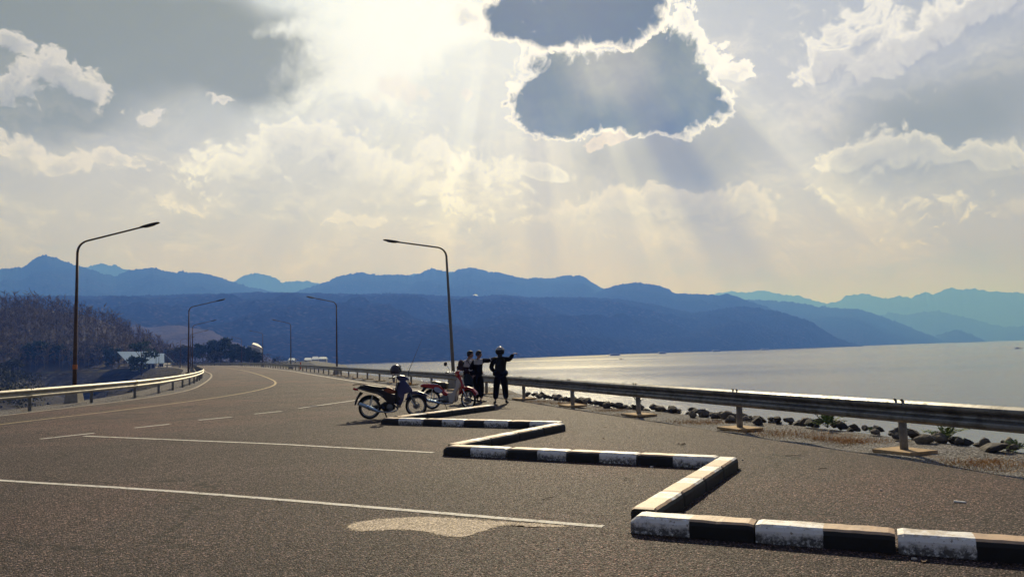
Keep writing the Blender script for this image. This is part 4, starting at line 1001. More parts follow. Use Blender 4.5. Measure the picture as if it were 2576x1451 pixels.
# ------------------------------------------------------------------ motorcycles
mtyre = mat('tyre_rubber', (.012, .012, .012), rough=.85); mrim = mat('chromed_rim', (.55, .56, .58), rough=.22, metal=.9)
mchrome = mat('chrome', (.65, .68, .72), rough=.18, metal=.95); mblk = mat('black_plastic', (.008, .008, .008), rough=.6, spec=.25)
mpb = mat('black_paint', (.008, .007, .008), rough=.4, spec=.3, coat=.12); mpu = mat('dark_blue_paint', (.008, .016, .115), rough=.3, coat=.25)
mred2 = mat('red_bike_paint', (.36, .015, .022), rough=.25, coat=.7); mwht = mat('cream_plastic', (.50, .48, .46), rough=.4, coat=.3)
mseat = mat('black_vinyl', (.014, .012, .011), rough=.5, bump=.1, bscale=80); morg = mat('orange_brown_cover', (.24, .055, .018), rough=.55)
meng = mat('cast_aluminium', (.16, .17, .18), rough=.45, metal=.6); mglass2 = mat('headlamp_glass', (.55, .55, .52), rough=.08, spec=.8)
mplt = mat('plate_dark', (.05, .05, .055), rough=.6); msil = mat('silver_muffler', (.42, .58, .78), rough=.28, metal=.85); mtail = mat('red_lens', (.40, .01, .01), rough=.15)
def wheel(root, x, zc, r=.285, name='wheel', tilt=0.0, cast=False, yaw=0.0, disc=False):
    """wheel standing in the x,z plane, with tyre, rim, spokes and hub"""
    w = empty(name, (x, 0, zc)); w.parent = root; w.rotation_euler = (0, 0, yaw)
    RY = Matrix.Rotation(R(90), 4, 'X'); bm = NB(); n = 32; m_ = 10; tr = .036
    rings = [[bm.verts.new(((r - tr + math.cos(k * 2 * math.pi / m_) * tr) * math.cos(i * 2 * math.pi / n), math.sin(k * 2 * math.pi / m_) * tr * .95, (r - tr + math.cos(k * 2 * math.pi / m_) * tr) * math.sin(i * 2 * math.pi / n))) for k in range(m_)] for i in range(n)]
    for i in range(n):
        for k in range(m_): bm.faces.new((rings[i][k], rings[i][(k + 1) % m_], rings[(i + 1) % n][(k + 1) % m_], rings[(i + 1) % n][k]))
    obj('tyre', bm, mtyre, w, smooth=True)
    bm = NB(); ri = r - 2 * tr + .006; m_ = 6
    prof = [(ri, -.022), (ri + .006, -.024), (ri + .004, -.012), (ri - .014, 0), (ri + .004, .012), (ri + .006, .024), (ri, .022), (ri - .020, 0)]
    rg = [[bm.verts.new((p[0] * math.cos(i * 2 * math.pi / n), p[1], p[0] * math.sin(i * 2 * math.pi / n))) for p in prof] for i in range(n)]
    for i in range(n):
        for k in range(len(prof)): bm.faces.new((rg[i][k], rg[i][(k + 1) % len(prof)], rg[(i + 1) % n][(k + 1) % len(prof)], rg[(i + 1) % n][k]))
    obj('rim', bm, mrim, w, smooth=False)
    bm = NB(); ns = 28
    for i in range(ns):
        a = i * 2 * math.pi / ns; a2 = a + (.28 if i % 2 else -.28); s = 1 if i % 4 < 2 else -1
        tube(bm, [(.045 * math.cos(a2), s * .03, .045 * math.sin(a2)), (ri * math.cos(a), 0, ri * math.sin(a))], .0022, 4, False)
    obj('spokes', bm, mrim, w)
    bm = NB(); lathe(bm, [(0, -.045), (.03, -.045), (.062, -.035), (.066, 0), (.062, .035), (.03, .045), (0, .045)], 16, RY); obj('hub', bm, meng, w, smooth=True)
    if disc:
        bm = NB(); lathe(bm, [(.05, -.050), (.098, -.050), (.098, -.053), (.05, -.053)], 20, RY); obj('brake_disc', bm, mrim, w)
    return w
def motorcycle(loc, yaw, label, c, style):
    root = empty('motorcycle', loc, yaw); tag(root, label, 'motorcycle', None)
    root.scale = (.955, .955, .975) if style == 'A' else (.90, .92, .95)
    wb = 1.2; r = .285; F_ = Vector((wb, 0, r))
    steer = R(-14 if style == 'A' else -16)
    wheel(root, 0, r, r, 'wheel'); fw = wheel(root, wb, r, r, 'wheel', yaw=steer, disc=(style == 'A'))
    # front fork, handlebar and everything that turns
    head = Vector((wb - .30, 0, .86)); 
    def st(x, y, z): # turned about the wheel's upright
        q = Vector((x - wb, y, 0)); q.rotate(Euler((0, 0, steer * (1 if z < .6 else .6)))); return Vector((wb + q.x, q.y, z))
    bm = NB()
    for s in (-1, 1): tube(bm, [st(wb, s * .085, r), st(wb - .10, s * .085, .50), st(wb - .19, s * .07, .68)], [.022, .024, .018], 8)
    obj('front_fork', bm, meng if style == 'A' else mchrome, root, smooth=True)
    bm = NB()
    for s in (-1, 1): tube(bm, [st(wb - .12, s * .105, .42), st(wb - .02, s * .105, .30)], .014, 6)
    obj('fork_guard', bm, mrim, root)
    # front mudguard: an arched shell over the wheel
    def guard(nm, cx, cz, rad, a0, a1, w, m_, par, th=.006, steer_=True, peak=0.0):
        bm = NB(); n = 16; pts = []
        for i in range(n + 1):
            a = R(lerp(a0, a1, i / n)); row = []
            for k in range(7):
                u = (k - 3) / 3; rr = rad - abs(u) ** 2.2 * .045
                x, y, z = cx + math.cos(a) * rr * (1 + peak * (i / n)), u * w * (1 - .35 * abs(i / n - .5)), cz + math.sin(a) * rr
                row.append(bm.verts.new(st(x, y, z) if steer_ else Vector((x, y, z))))
            pts.append(row)
        for r0, r1 in zip(pts, pts[1:]):
            for k in range(6): bm.faces.new((r0[k], r0[k + 1], r1[k + 1], r1[k]))
        bmesh.ops.solidify(bm, geom=list(bm.faces), thickness=th)
        return obj(nm, bm, m_, par, smooth=True)
    gcol_ = c['guard']
    guard('front_mudguard', wb, r, .335, 22, 150, .075, gcol_, root)
    if style == 'B':
        bm = NB(); slab(bm, [(wb - .30, .60), (wb - .24, .66), (wb - .02, .66), (wb + .16, .615), (wb + .31, .50), (wb + .34, .43), (wb + .22, .53), (wb + .02, .60), (wb - .16, .60), (wb - .24, .50), (wb - .33, .42)], .12, 0, .02)
    else:
        bm = NB(); slab(bm, [(wb - .22, .60), (wb - .10, .655), (wb + .05, .66), (wb + .22, .61), (wb + .38, .51), (wb + .31, .53), (wb + .12, .60), (wb - .04, .60), (wb - .15, .53), (wb - .26, .42)], .11, 0, .018)
    for v in bm.verts: v.co = st(v.co.x, v.co.y, v.co.z)
    obj('mudguard_crest', bm, gcol_, root, smooth=False)
    # rear mudguard, tail, plate
    guard('rear_mudguard', 0, r, .325, 35, 165, .06, mblk, root, steer_=False)
    bm = NB(); slab(bm, [(-.16, .66), (-.28, .54), (-.35, .37), (-.39, .37), (-.33, .56), (-.24, .70)], .12, 0, .01); fl = obj('mud_flap', bm, mblk, root)
    bm = NB(); box(bm, (-.335, 0, .52), (.012, .20, .15), Euler((0, R(28), 0)), .003); obj('number_plate', bm, mplt, root)
    if style == 'A':
        # body: side fairings sweeping up to the tail
        bm = NB(); slab(bm, [(.62, .36), (.50, .34), (.36, .50), (.20, .62), (-.06, .69), (-.30, .775), (-.34, .80), (-.24, .805), (.0, .78), (.30, .735), (.44, .66), (.60, .60), (.72, .58), (.80, .48)], .24, 0, .035)
        body = obj('side_fairing', bm, mpb, root)
        bm = NB(); slab(bm, [(.34, .58), (.22, .665), (-.02, .715), (-.27, .785), (-.26, .770), (-.02, .700), (.20, .645), (.32, .565)], .26, 0, .003); obj('side_stripe', bm, mat('grey_stripe', (.12, .11, .11), rough=.4), body)
        bm = NB(); slab(bm, [(-.30, .80), (-.22, .855), (-.05, .860), (.12, .825), (.30, .800), (.42, .800), (.46, .765), (.34, .730), (.0, .775), (-.24, .798)], .23, 0, .028); obj('seat', bm, mseat, root)
        bm = NB(); slab(bm, [(.36, .70), (.36, .755), (.42, .795), (.50, .785), (.66, .715), (.72, .68), (.70, .62), (.40, .62)], .20, 0, .04); obj('tank_cover', bm, morg, root)
        bm = NB()
        for s in (-1, 1): tube(bm, [(.02, s * .10, .80), (-.14, s * .115, .865), (-.30, s * .10, .885), (-.40, s * .05, .875), (-.42, 0, .87)], .011, 6)
        tube(bm, [(-.30, .10, .885), (-.30, -.10, .885)], .010, 6); obj('grab_rail', bm, mblk, root)
        bm = NB(); slab(bm, [(-.30, .775), (-.40, .80), (-.43, .77), (-.38, .735), (-.28, .725)], .13, 0, .012); obj('tail_lamp', bm, mtail, root)
        # front cowl and leg shield
        bm = NB(); slab(bm, [(.70, .34), (.66, .52), (.68, .72), (.74, .86), (.80, .95), (.90, .97), (.985, .86), (1.09, .72), (1.10, .66), (1.00, .62), (.90, .60), (.86, .44), (.80, .32)], .22, 0, .035); obj('leg_shield', bm, mpu, root)
        bm = NB(); slab(bm, [(.64, .36), (.66, .56), (.66, .72), (.73, .90), (.755, .90), (.70, .70), (.71, .54), (.74, .34)], .36, 0, .012); obj('inner_shield', bm, mblk, root)
        bm = NB(); slab(bm, [(.72, .97), (.70, 1.05), (.78, 1.085), (.90, 1.06), (1.02, .985), (1.01, .95), (.88, .93), (.78, .93)], .17, 0, .03); hd = obj('handlebar_cowl', bm, mpu, root)
        bm = NB(); ball(bm, (.965, 0, 1.0), (.045, .062, .045), Euler((0, R(20), 0)), 3); obj('headlight', bm, mglass2, hd, smooth=True)
        bm = NB(); ball(bm, (1.04, -.06, .86), (.035, .022, .045)); ball(bm, (1.04, .06, .86), (.035, .022, .045)) if False else None; obj('indicator', bm, mat('amber_lens', (.6, .25, .04), rough=.2), root, smooth=True)
        barz, barx, grip = 1.04, .76, 0.33
    else:
        bm = NB(); slab(bm, [(.52, .40), (.40, .42), (.26, .55), (.06, .61), (-.22, .655), (-.30, .72), (-.30, .76), (-.10, .765), (.22, .74), (.36, .66), (.46, .52), (.56, .46)], .20, 0, .03); body = obj('side_body', bm, mred2, root)
        for s in (-1, 1):
            bm = NB(); slab(bm, [(.34, .475), (.16, .52), (.10, .60), (.14, .66), (.26, .65), (.40, .55)], .02, s * .112, .008); obj('side_cover', bm, mat('silver_blue_cover', (.34, .40, .62), rough=.3, metal=.4, coat=.5) if s < 0 else bpy.data.materials['silver_blue_cover.001'] if 'silver_blue_cover.001' in bpy.data.materials else mred2, root)
        bm = NB(); slab(bm, [(.0, .775), (.02, .835), (.14, .835), (.30, .80), (.46, .80), (.53, .76), (.53, .62), (.46, .58), (.38, .66), (.26, .745), (.10, .765)], .22, 0, .035); obj('seat', bm, mseat, root)
        bm = NB()
        for s in (-1, 1): tube(bm, [(.06, s * .085, .79), (-.16, s * .10, .80), (-.30, s * .09, .83), (-.34, s * .05, .86), (-.34, 0, .862)], .010, 6)
        for k in range(3): tube(bm, [(-.02 - k * .12, -.09, .80 + k * .012), (-.02 - k * .12, .09, .80 + k * .012)], .007, 5)
        obj('luggage_rack', bm, mchrome, root, smooth=True)
        bm = NB(); slab(bm, [(-.28, .74), (-.36, .735), (-.37, .67), (-.28, .65)], .12, 0, .012); obj('tail_lamp', bm, mtail, root)
        # pale leg shield, footboard tunnel, red fork cover
        bm = NB(); slab(bm, [(.44, .38), (.40, .455), (.56, .485), (.70, .50), (.80, .60), (.86, .74), (.84, .93), (.90, .96), (.99, .88), (1.01, .74), (.90, .60), (.82, .50), (.80, .28), (.72, .20), (.66, .22), (.64, .36)], .10, 0, .02); obj('frame_tunnel', bm, mwht, root)
        for s in (-1, 1):
            bm = NB(); slab(bm, [(.62, .22), (.60, .40), (.74, .50), (.84, .66), (.86, .84), (.92, .90), (.99, .76), (.93, .62), (.84, .48), (.80, .26), (.72, .19)], .035, s * .165, .012)
            obj('leg_shield', bm, mwht, root)
        bm = NB(); slab(bm, [(.86, .94), (.90, .965), (.99, .92), (1.06, .70), (1.06, .58), (.99, .58), (.98, .74), (.93, .86)], .14, 0, .03); obj('fork_cover', bm, mred2, root)
        bm = NB(); slab(bm, [(.985, .90), (1.01, .895), (1.065, .73), (1.045, .72)], .07, 0, .004); obj('crest_badge', bm, mwht, root)
        bm = NB(); slab(bm, [(.78, 1.0), (.80, 1.10), (.88, 1.135), (.98, 1.13), (1.03, 1.06), (1.0, .98), (.93, .93), (.86, .92)], .15, 0, .035)
        for v in bm.verts: v.co = Matrix.Translation((.9, 0, 0)) @ Matrix.Rotation(steer * 1.6, 4, 'Z') @ Matrix.Translation((-.9, 0, 0)) @ v.co
        hd = obj('handlebar_cowl', bm, mred2, root)
        bm = NB(); mm_ = Matrix.Translation((.9, 0, 0)) @ Matrix.Rotation(steer * 1.6, 4, 'Z') @ Matrix.Translation((.115, 0, 1.045)) @ Matrix.Rotation(R(82), 4, 'Y')
        lathe(bm, [(.072, -.04), (.078, .0), (.074, .018), (.070, .02)], 20, mm_); obj('headlight_ring', bm, mchrome, hd, smooth=True)
        bm = NB(); lathe(bm, [(.070, .012), (.055, .026), (.03, .034), (.0, .036)], 20, mm_); obj('headlight', bm, mglass2, hd, smooth=True)
        bm = NB(); ball(bm, (.86, -.12, 1.0), (.04, .035, .032)); obj('indicator', bm, mat('orange_lens', (.5, .2, .04), rough=.2), hd, smooth=True)
        barz, barx, grip = 1.10, .84, 0.34
    Rb = Matrix.Rotation(steer * 1.6, 4, 'Z')
    def hb(x, y, z): q = Rb @ Vector((x - barx, y, 0)); return Vector((barx + q.x, q.y, z))
    bm = NB(); tube(bm, [hb(barx - .13, -grip, barz - .02), hb(barx - .06, -grip * .6, barz + .005), hb(barx, 0, barz - .03), hb(barx - .06, grip * .6, barz + .005), hb(barx - .13, grip, barz - .02)], .011, 8); bar = obj('handlebar', bm, mchrome, root, smooth=True)
    for s in (-1, 1):
        bm = NB(); tube(bm, [hb(barx - .15, s * (grip + .03), barz - .025), hb(barx - .095, s * (grip - .09), barz - .008)], .018, 8); obj('grip', bm, mblk, bar)
        bm = NB(); tube(bm, [hb(barx - .02, s * (grip - .08), barz), hb(barx - .06, s * (grip + .02), barz + .005)], .006, 5); obj('brake_lever', bm, mchrome, bar)
        if style == 'B' or s > 0:
            bm = NB(); tube(bm, [hb(barx - .06, s * (grip - .1), barz), hb(barx - .07, s * (grip - .04), barz + .13), hb(barx - .09, s * (grip + .02), barz + .19)], .006, 5)
            mr = obj('mirror', bm, mblk, bar); bm = NB(); ball(bm, hb(barx - .10, s * (grip + .05), barz + .235), (.030, .078, .062), Euler((0, R(12), s * .3)), 3); obj('mirror_shell', bm, mblk, mr, smooth=True)
    # engine, pipe, muffler, stand, pegs, shock
    bm = NB(); slab(bm, [(.30, .24), (.28, .36), (.38, .42), (.56, .40), (.66, .33), (.64, .22), (.50, .17), (.36, .18)], .20, 0, .035); eg = obj('engine', bm, meng if style == 'B' else mblk, root)
    bm = NB(); lathe(bm, [(0, .02), (.07, .018), (.085, 0), (.085, -.05)], 18, Matrix.Translation((.50, -.115, .285)) @ Matrix.Rotation(R(90), 4, 'X')); obj('engine_cover', bm, meng, eg, smooth=True)
    bm = NB()
    for k in range(6): box(bm, (.70 + k * .018, 0, .31 + k * .004), (.006, .14, .13))
    obj('cooling_fins', bm, meng, eg)
    bm = NB(); tube(bm, [(.72, -.05, .25), (.66, -.11, .19), (.46, -.15, .165), (.22, -.165, .185)], .016, 8); ex = obj('exhaust_pipe', bm, mchrome, root, smooth=True)
    if style == 'A': pts, rr = [(.34, -.16, .18), (.20, -.165, .20), (.14, -.168, .225), (-.10, -.172, .335), (-.25, -.174, .40), (-.27, -.174, .41)], [.018, .024, .042, .050, .048, .030]
    else: pts, rr = [(.40, -.155, .19), (.30, -.16, .20), (.24, -.165, .215), (-.02, -.172, .265), (-.19, -.174, .30), (-.21, -.174, .305)], [.018, .030, .040, .046, .044, .028]
    bm = NB(); tube(bm, pts, rr, 14); mf = obj('muffler', bm, msil, ex, smooth=True)
    bm = NB(); q0, q1 = Vector(pts[2]), Vector(pts[4]); nq = 3
    for k in range(nq):
        p = q0.lerp(q1, (k + .5) / nq); box(bm, p + Vector((0, -.047, 0)), (.022, .008, .022)) if k == 1 else None
    obj('shield_bolt', bm, mblk, mf)
    bm = NB()
    for s in (-1, 1): tube(bm, [(0, s * .10, r), (.42, s * .10, .30)], .014, 6)
    obj('swingarm', bm, mblk if style == 'A' else mrim, root)
    for s in (-1, 1):
        bm = NB(); n_ = 8
        tube(bm, [(.0, s * .125, r + .02), (.07, s * .12, .60)], .012, 6)
        for k in range(n_): lathe(bm, [(.024, -.004), (.030, 0), (.024, .004)], 10, Matrix.Translation((.02 + k * .005, s * .123, .40 + k * .022)))
        obj('shock_absorber', bm, mchrome, root)
    bm = NB(); tube(bm, [(.44, -.20, .235), (.44, .20, .235)], .012, 6)
    for s in (-1, 1): tube(bm, [(.44, s * .14, .235), (.44, s * .24, .24)], .018, 6)
    obj('foot_peg', bm, mblk, root)
    bm = NB(); tube(bm, [(.36, .02, .20), (.40, .10, .10), (.44, .20, .008)], .011, 6) if style == 'A' else tube(bm, [(.42, -.05, .18), (.50, -.12, .09), (.56, -.20, .008)], .011, 6)
    if style == 'A': tube(bm, [(.38, -.05, .18), (.42, -.14, .06), (.46, -.17, .006), (.38, -.17, .006)], .011, 6)
    obj('stand', bm, mblk, root)
    bm = NB(); slab(bm, [(.0, r - .055), (.0, r + .055), (.40, .355), (.44, .30), (.40, .235)], .05, .085, .01); obj('chain_case', bm, mblk if style == 'A' else mrim, root)
    bm = NB(); tube(bm, [(.66, 0, .30), (.72, 0, .22), (.66, 0, .17), (.40, 0, .15)], .02, 6); obj('frame_tube', bm, mblk, root)
    return root
pA = Vector((SX(-3.50, 19.22), 19.22, 0)); pA2 = Vector((SX(-2.36, 19.50), 19.50, 0)); dA = (pA2 - pA)
bikeA = motorcycle(pA, math.atan2(dA.y, dA.x), 'black and dark blue motorcycle with an orange brown seat front, nearest the camera', {'guard': mpu}, 'A')
pB = Vector((SX(-2.25, 22.05), 22.05, 0)); pB2 = Vector((SX(-1.15, 21.75), 21.75, 0)); dB = pB2 - pB
bikeB = motorcycle(pB, math.atan2(dB.y, dB.x), 'red and cream small motorcycle with chrome rack behind the dark motorcycle', {'guard': mred2}, 'B')
for b_ in (bikeA, bikeB): b_['group'] = 'motorcycles parked behind the striped kerbs'

# open-face helmet hanging on the near mirror of the dark motorcycle
mhel = mat('dark_violet_helmet', (.022, .018, .035), rough=.3, coat=.2); mvis = mat('smoked_visor', (.02, .02, .022), rough=.08, spec=.8); mstrap = mat('black_strap', (.01, .01, .01), rough=.8)
def helmet_shell(bm, c, r_, face, cut=True):
    vs_ = ball(bm, (0, 0, 0), (1, 1, 1), sub=3)
    dl = []
    f = Vector(face).normalized()
    for v in vs_:
        p = v.co
        if p.z < -.62 or (cut and p.dot(f) > .42 and p.z < .28): dl.append(v)
    bmesh.ops.delete(bm, geom=dl, context='VERTS')
    for v in bm.verts: v.co = Vector((v.co.x * r_ * 1.0, v.co.y * r_, v.co.z * r_ * 1.06)) + Vector(c)
    bmesh.ops.solidify(bm, geom=list(bm.faces), thickness=.02)
hc = bikeA.matrix_world if False else None
u_ = dA.normalized(); hloc = pA + u_ * .62 + Vector((u_.y, -u_.x, 0)) * .30 + Vector((0, 0, 1.175))
root = empty('helmet', hloc); tag(root, 'round dark helmet hanging on the handlebar mirror of the dark motorcycle', 'helmet')
bm = NB(); helmet_shell(bm, (0, 0, 0), .142, (.9, .5, -.1)); obj('shell', bm, mhel, root, smooth=True)
bm = NB(); vs_ = ball(bm, (0, 0, 0), (.150, .150, .155), sub=3)
f = Vector((.9, .5, -.1)).normalized(); bmesh.ops.delete(bm, geom=[v for v in vs_ if not (v.co.normalized().dot(f) > .5 and v.co.z > -.06 and v.co.z < .085)], context='VERTS')
obj('visor', bm, mvis, root, smooth=True)
for s in (-1, 1):
    bm = NB(); tube(bm, [(s * .06, s * .05 - .05, -.10), (s * .045 - .02, -.05, -.22), (-.01 + s * .02, -.05, -.34 - .04 * s)], .009, 5); obj('strap', bm, mstrap, root)
# thin rod leaning up by the rail
b0 = AT(1026, 945, 39.4); b0.z = -.1; t0 = AT(1061.7, 852, 39.4)
bm = NB(); tube(bm, [b0 - b0, (AT(1027.4, 935, 39.4) - b0), (t0 - b0)], [.024, .018, .008], 6)
o = obj('fishing_rod', bm, mat('dark_rod', (.015, .018, .03), rough=.4)); o.location = b0; tag(o, 'long thin dark rod standing slanted at the lakeside guardrail', 'rod')

# ------------------------------------------------------------------ people
mskin = mat('skin', (.26, .13, .075), rough=.55); mhair = mat('black_hair', (.010, .008, .007), rough=.6)
def skin_mesh(chains, sub=2):
    """chains: lists of (point, rx, ry); first point of the first chain is the root; joints shared by position"""
    me = bpy.data.meshes.new('sk'); vs = []; es = []; rad = []; idx = {}
    for ch in chains:
        prev = None
        for p, rx, ry in ch:
            k = tuple(round(c, 4) for c in p)
            if k not in idx: idx[k] = len(vs); vs.append(p); rad.append((rx, ry))
            i = idx[k]
            if prev is not None and (prev, i) not in es: es.append((prev, i))
            prev = i
    me.from_pydata([tuple(v) for v in vs], es, []); o = bpy.data.objects.new('sk', me); col.objects.link(o)
    md = o.modifiers.new('s', 'SKIN'); md.use_smooth_shade = True; md.branch_smoothing = .3
    for i, d in enumerate(me.skin_vertices[0].data): d.radius = rad[i]; d.use_root = (i == 0)
    if sub: sd_ = o.modifiers.new('u', 'SUBSURF'); sd_.levels = sub; sd_.render_levels = sub
    dg = bpy.context.evaluated_depsgraph_get(); dg.update()
    out = bpy.data.meshes.new_from_object(o.evaluated_get(dg)); bpy.data.objects.remove(o); bpy.data.meshes.remove(me)
    return out
def join(meshes):
    bm = bmesh.new()
    for m_ in meshes: bm.from_mesh(m_); bpy.data.meshes.remove(m_)
    return bm
def V(*a): return Vector(a)
def hand(wrist, direc, palm_n, side, s=1.0, point=False, curl=.5):
    """palm, four unequal fingers bent at the knuckles, thumb from the side"""
    d = Vector(direc).normalized(); n = Vector(palm_n).normalized(); u = d.cross(n).normalized() * side; out = []
    w = Vector(wrist); pe = w + d * .088 * s
    out.append(skin_mesh([[(w - d * .02, .024 * s, .019 * s), (w + d * .03 * s, .036 * s, .016 * s), (pe - d * .015, .040 * s, .014 * s), (pe, .036 * s, .012 * s)]], 1))
    L = [.070, .078, .072, .056]
    for k in range(4):
        r0 = pe - d * .012 * s + u * ((1.5 - k) * .019 * s); c = curl if not (point and k == 0) else 0.04
        a = d; seg = L[k] * s / 3 * 1.15; ch = [(r0, .0090 * s, .0090 * s)]; p = r0
        for j in range(3):
            ang = c * (.55 + .5 * j); a = (d * math.cos(ang) + n * math.sin(ang)).normalized(); p = p + a * seg; ch.append((p, (.0088 - .0007 * j) * s, (.0088 - .0007 * j) * s))
        out.append(skin_mesh([ch], 1))
    t0 = w + d * .025 * s + u * .026 * s
    out.append(skin_mesh([[(t0, .012 * s, .012 * s), (t0 + (u * .75 + d * .7) * .030 * s, .0105 * s, .0105 * s), (t0 + (u * .75 + d * .7) * .030 * s + (d + u * .25 + n * .3) * .026 * s, .009 * s, .009 * s)]], 1))
    return out
def head(c, yaw, s=1.0):
    """skull, jaw, nose, ears, lips and eye sockets; faces local +x turned by yaw"""
    bm = bmesh.new(); ball(bm, (0, 0, 0), (1, 1, 1), sub=4)
    for v in bm.verts:
        x, y, z = v.co; X = x * .098; Y = y * .076; Z = z * .118
        if z < 0: Y *= 1 - .30 * (-z) ** 1.2; X = X * (1 - .16 * (-z)) + .012 * (-z)
        if x > .3:
            X -= .006 * max(0, 1 - ((z + .02) / .14) ** 2) * max(0, 1 - ((abs(y) - .38) / .2) ** 2)         # eye sockets
            X += .020 * max(0, 1 - (y / .16) ** 2) * max(0, 1 - ((z + .24) / .26) ** 2) * (1 if x > .8 else .3)   # nose
            X += .006 * max(0, 1 - (y / .32) ** 2) * max(0, 1 - ((z + .56) / .09) ** 2)                          # lips
            X += .008 * max(0, 1 - (y / .3) ** 2) * max(0, 1 - ((z + .86) / .14) ** 2)                           # chin
        v.co = (X, Y, Z)
    for sgn in (-1, 1): ball(bm, (-.005, sgn * .078, -.012), (.020, .007, .031), Euler((0, 0, sgn * .3)), 2)
    bmesh.ops.transform(bm, matrix=Matrix.Translation(c) @ Matrix.Rotation(yaw, 4, 'Z') @ Matrix.Scale(s, 4), verts=bm.verts)
    me = bpy.data.meshes.new('h'); bm.to_mesh(me); bm.free(); return me
def hair_mesh(c, yaw, s, cut=-.1, long_=0.0, seed=0):
    bm = bmesh.new(); ball(bm, (0, 0, 0), (1, 1, 1), sub=4)
    dl = []
    for v in bm.verts:
        x, y, z = v.co
        if z < cut - .45 * (x < 0) * (1 + x) * 0 - (.42 if x < -.15 else 0) or (x > .42 and z < .42): dl.append(v)
        k = 1 + .05 * noise.noise(Vector((x * 6 + seed, y * 6, z * 6)))
        v.co = (x * .110 * k, y * .088 * k, z * .128 * k + .004)
    bmesh.ops.delete(bm, geom=dl, context='VERTS'); bmesh.ops.solidify(bm, geom=list(bm.faces), thickness=.012)
    bmesh.ops.transform(bm, matrix=Matrix.Translation(c) @ Matrix.Rotation(yaw, 4, 'Z') @ Matrix.Scale(s, 4), verts=bm.verts)
    return bm
def shoe(root, a, d, m_, s=1.0):
    d = Vector(d).normalized(); a = Vector(a)
    me = skin_mesh([[(a + V(0, 0, -.045) - d * .055, .036, .040), (a + V(0, 0, -.042), .044, .045), (a + V(0, 0, -.052) + d * .09, .046, .034), (a + V(0, 0, -.058) + d * .155, .040, .026), (a + V(0, 0, -.062) + d * .19, .024, .018)], [(a + V(0, 0, -.042), .044, .045), (a + V(0, 0, .03), .043, .045)]], 1)
    bm = bmesh.new(); bm.from_mesh(me)
    for v in bm.verts: v.co.z = max(v.co.z, .002)
    o = obj('shoe', bm, m_, root, smooth=True); return o
BK, BT = 1.28, 1.30
def person(loc, label, J, mats, yaw_face, hands, hairc=None, headscale=1.0, extra=None, sleeves='long'):
    """J: joints in the person's own frame; x right of the picture, y away, z up"""
    root = empty('person', loc); tag(root, label, 'person', 'people looking over the lake')
    P = {k: Vector(v) for k, v in J.items()}; nk = P['neck']; hd_ = P['head']
    def limb(a, b, c, r):
        m1 = P[a].lerp(P[b], .35); m2 = P[b].lerp(P[c], .35)
        return [(P[a], r[0], r[0]), (m1, r[1], r[1]), (P[b], r[2], r[2]), (m2, r[3], r[3]), (P[c], r[4], r[4])]
    pel, ch = P['pelvis'], P['chest']; wst = pel.lerp(ch, .42)
    torso = [(pel, .130, .098), (wst, .112, .088), (ch, .140, .098), (ch.lerp(nk, .62), .085, .07), (nk, .052, .052), (nk.lerp(hd_, .5), .048, .050)]
    body = [torso]
    for s in 'LR':
        body.append([(ch, .140, .098), (P['sh' + s], .052, .052)] + limb('sh' + s, 'el' + s, 'wr' + s, (.052, .048, .038, .036, .025))[1:])
        body.append([(pel, .130, .098), (P['hip' + s], .078, .080)] + limb('hip' + s, 'kn' + s, 'an' + s, (.078, .074, .052, .052, .036))[1:])
    ms = [skin_mesh(body, 1), head(hd_, yaw_face, headscale)]
    for (s, d, n, side, pt, cu) in hands: ms += hand(P['wr' + s], d, n, side, .98, pt, cu)
    obj('body', join(ms), mskin, root, smooth=True)
    # jacket follows the trunk and arms, trousers the pelvis and legs
    def grow(ch_, k, add): return [(p, rx * k + add, ry * k + add) for p, rx, ry in ch_]
    jk = [[(pel + V(0, 0, -.06), .140, .112), (pel + V(0, 0, .04), .138, .110), (wst, .132, .106), (ch, .158, .118), (ch.lerp(nk, .6), .095, .082), (nk + V(0, 0, -.01), .064, .064)]]
    for s in 'LR':
        ar = [(ch, .158, .118), (P['sh' + s], .066, .066), (P['sh' + s].lerp(P['el' + s], .4), .062, .062), (P['el' + s], .054, .054), (P['el' + s].lerp(P['wr' + s], .5), .050, .050), (P['el' + s].lerp(P['wr' + s], .93), .040, .040)]
        jk.append(ar)
    jk = [[(p, rx * BK, ry * BK) for p, rx, ry in c_] for c_ in jk]
    obj('jacket', join([skin_mesh(jk, 1)]), mats['jacket'], root, smooth=True)
    tr = [[(pel + V(0, 0, .05), .118, .096), (pel, .126, .104)]]
    for s in 'LR':
        tr.append([(pel, .126, .104), (P['hip' + s], .092, .094), (P['hip' + s].lerp(P['kn' + s], .45), .086, .088), (P['kn' + s], .068, .070), (P['kn' + s].lerp(P['an' + s], .5), .062, .066), (P['an' + s] + V(0, 0, .035), .052, .056)])
    tr = [[(p, rx * BT, ry * BT) for p, rx, ry in c_] for c_ in tr]
    obj('trousers', join([skin_mesh(tr, 1)]), mats['trousers'], root, smooth=True)
    for s in 'LR': shoe(root, P['an' + s], J['toe' + s], mats['shoe'])
    if hairc is not None: obj('hair', hair_mesh(hd_, yaw_face, headscale, hairc), mhair, root, smooth=True)
    return root, P
mjb = mat('black_jacket_cloth', (.006, .005, .006), rough=.95, spec=.1, bump=.3, bscale=25); mjt = mat('black_trouser_cloth', (.007, .005, .006), rough=.95, spec=.1, bump=.3, bscale=20)
mshb = mat('brown_shoe', (.09, .05, .028), rough=.6); mshk = mat('black_shoe', (.016, .014, .014), rough=.5); mwc = mat('white_cloth', (.50, .50, .52), rough=.8); mmar = mat('maroon_cloth', (.035, .014, .016), rough=.85, bump=.3, bscale=25)
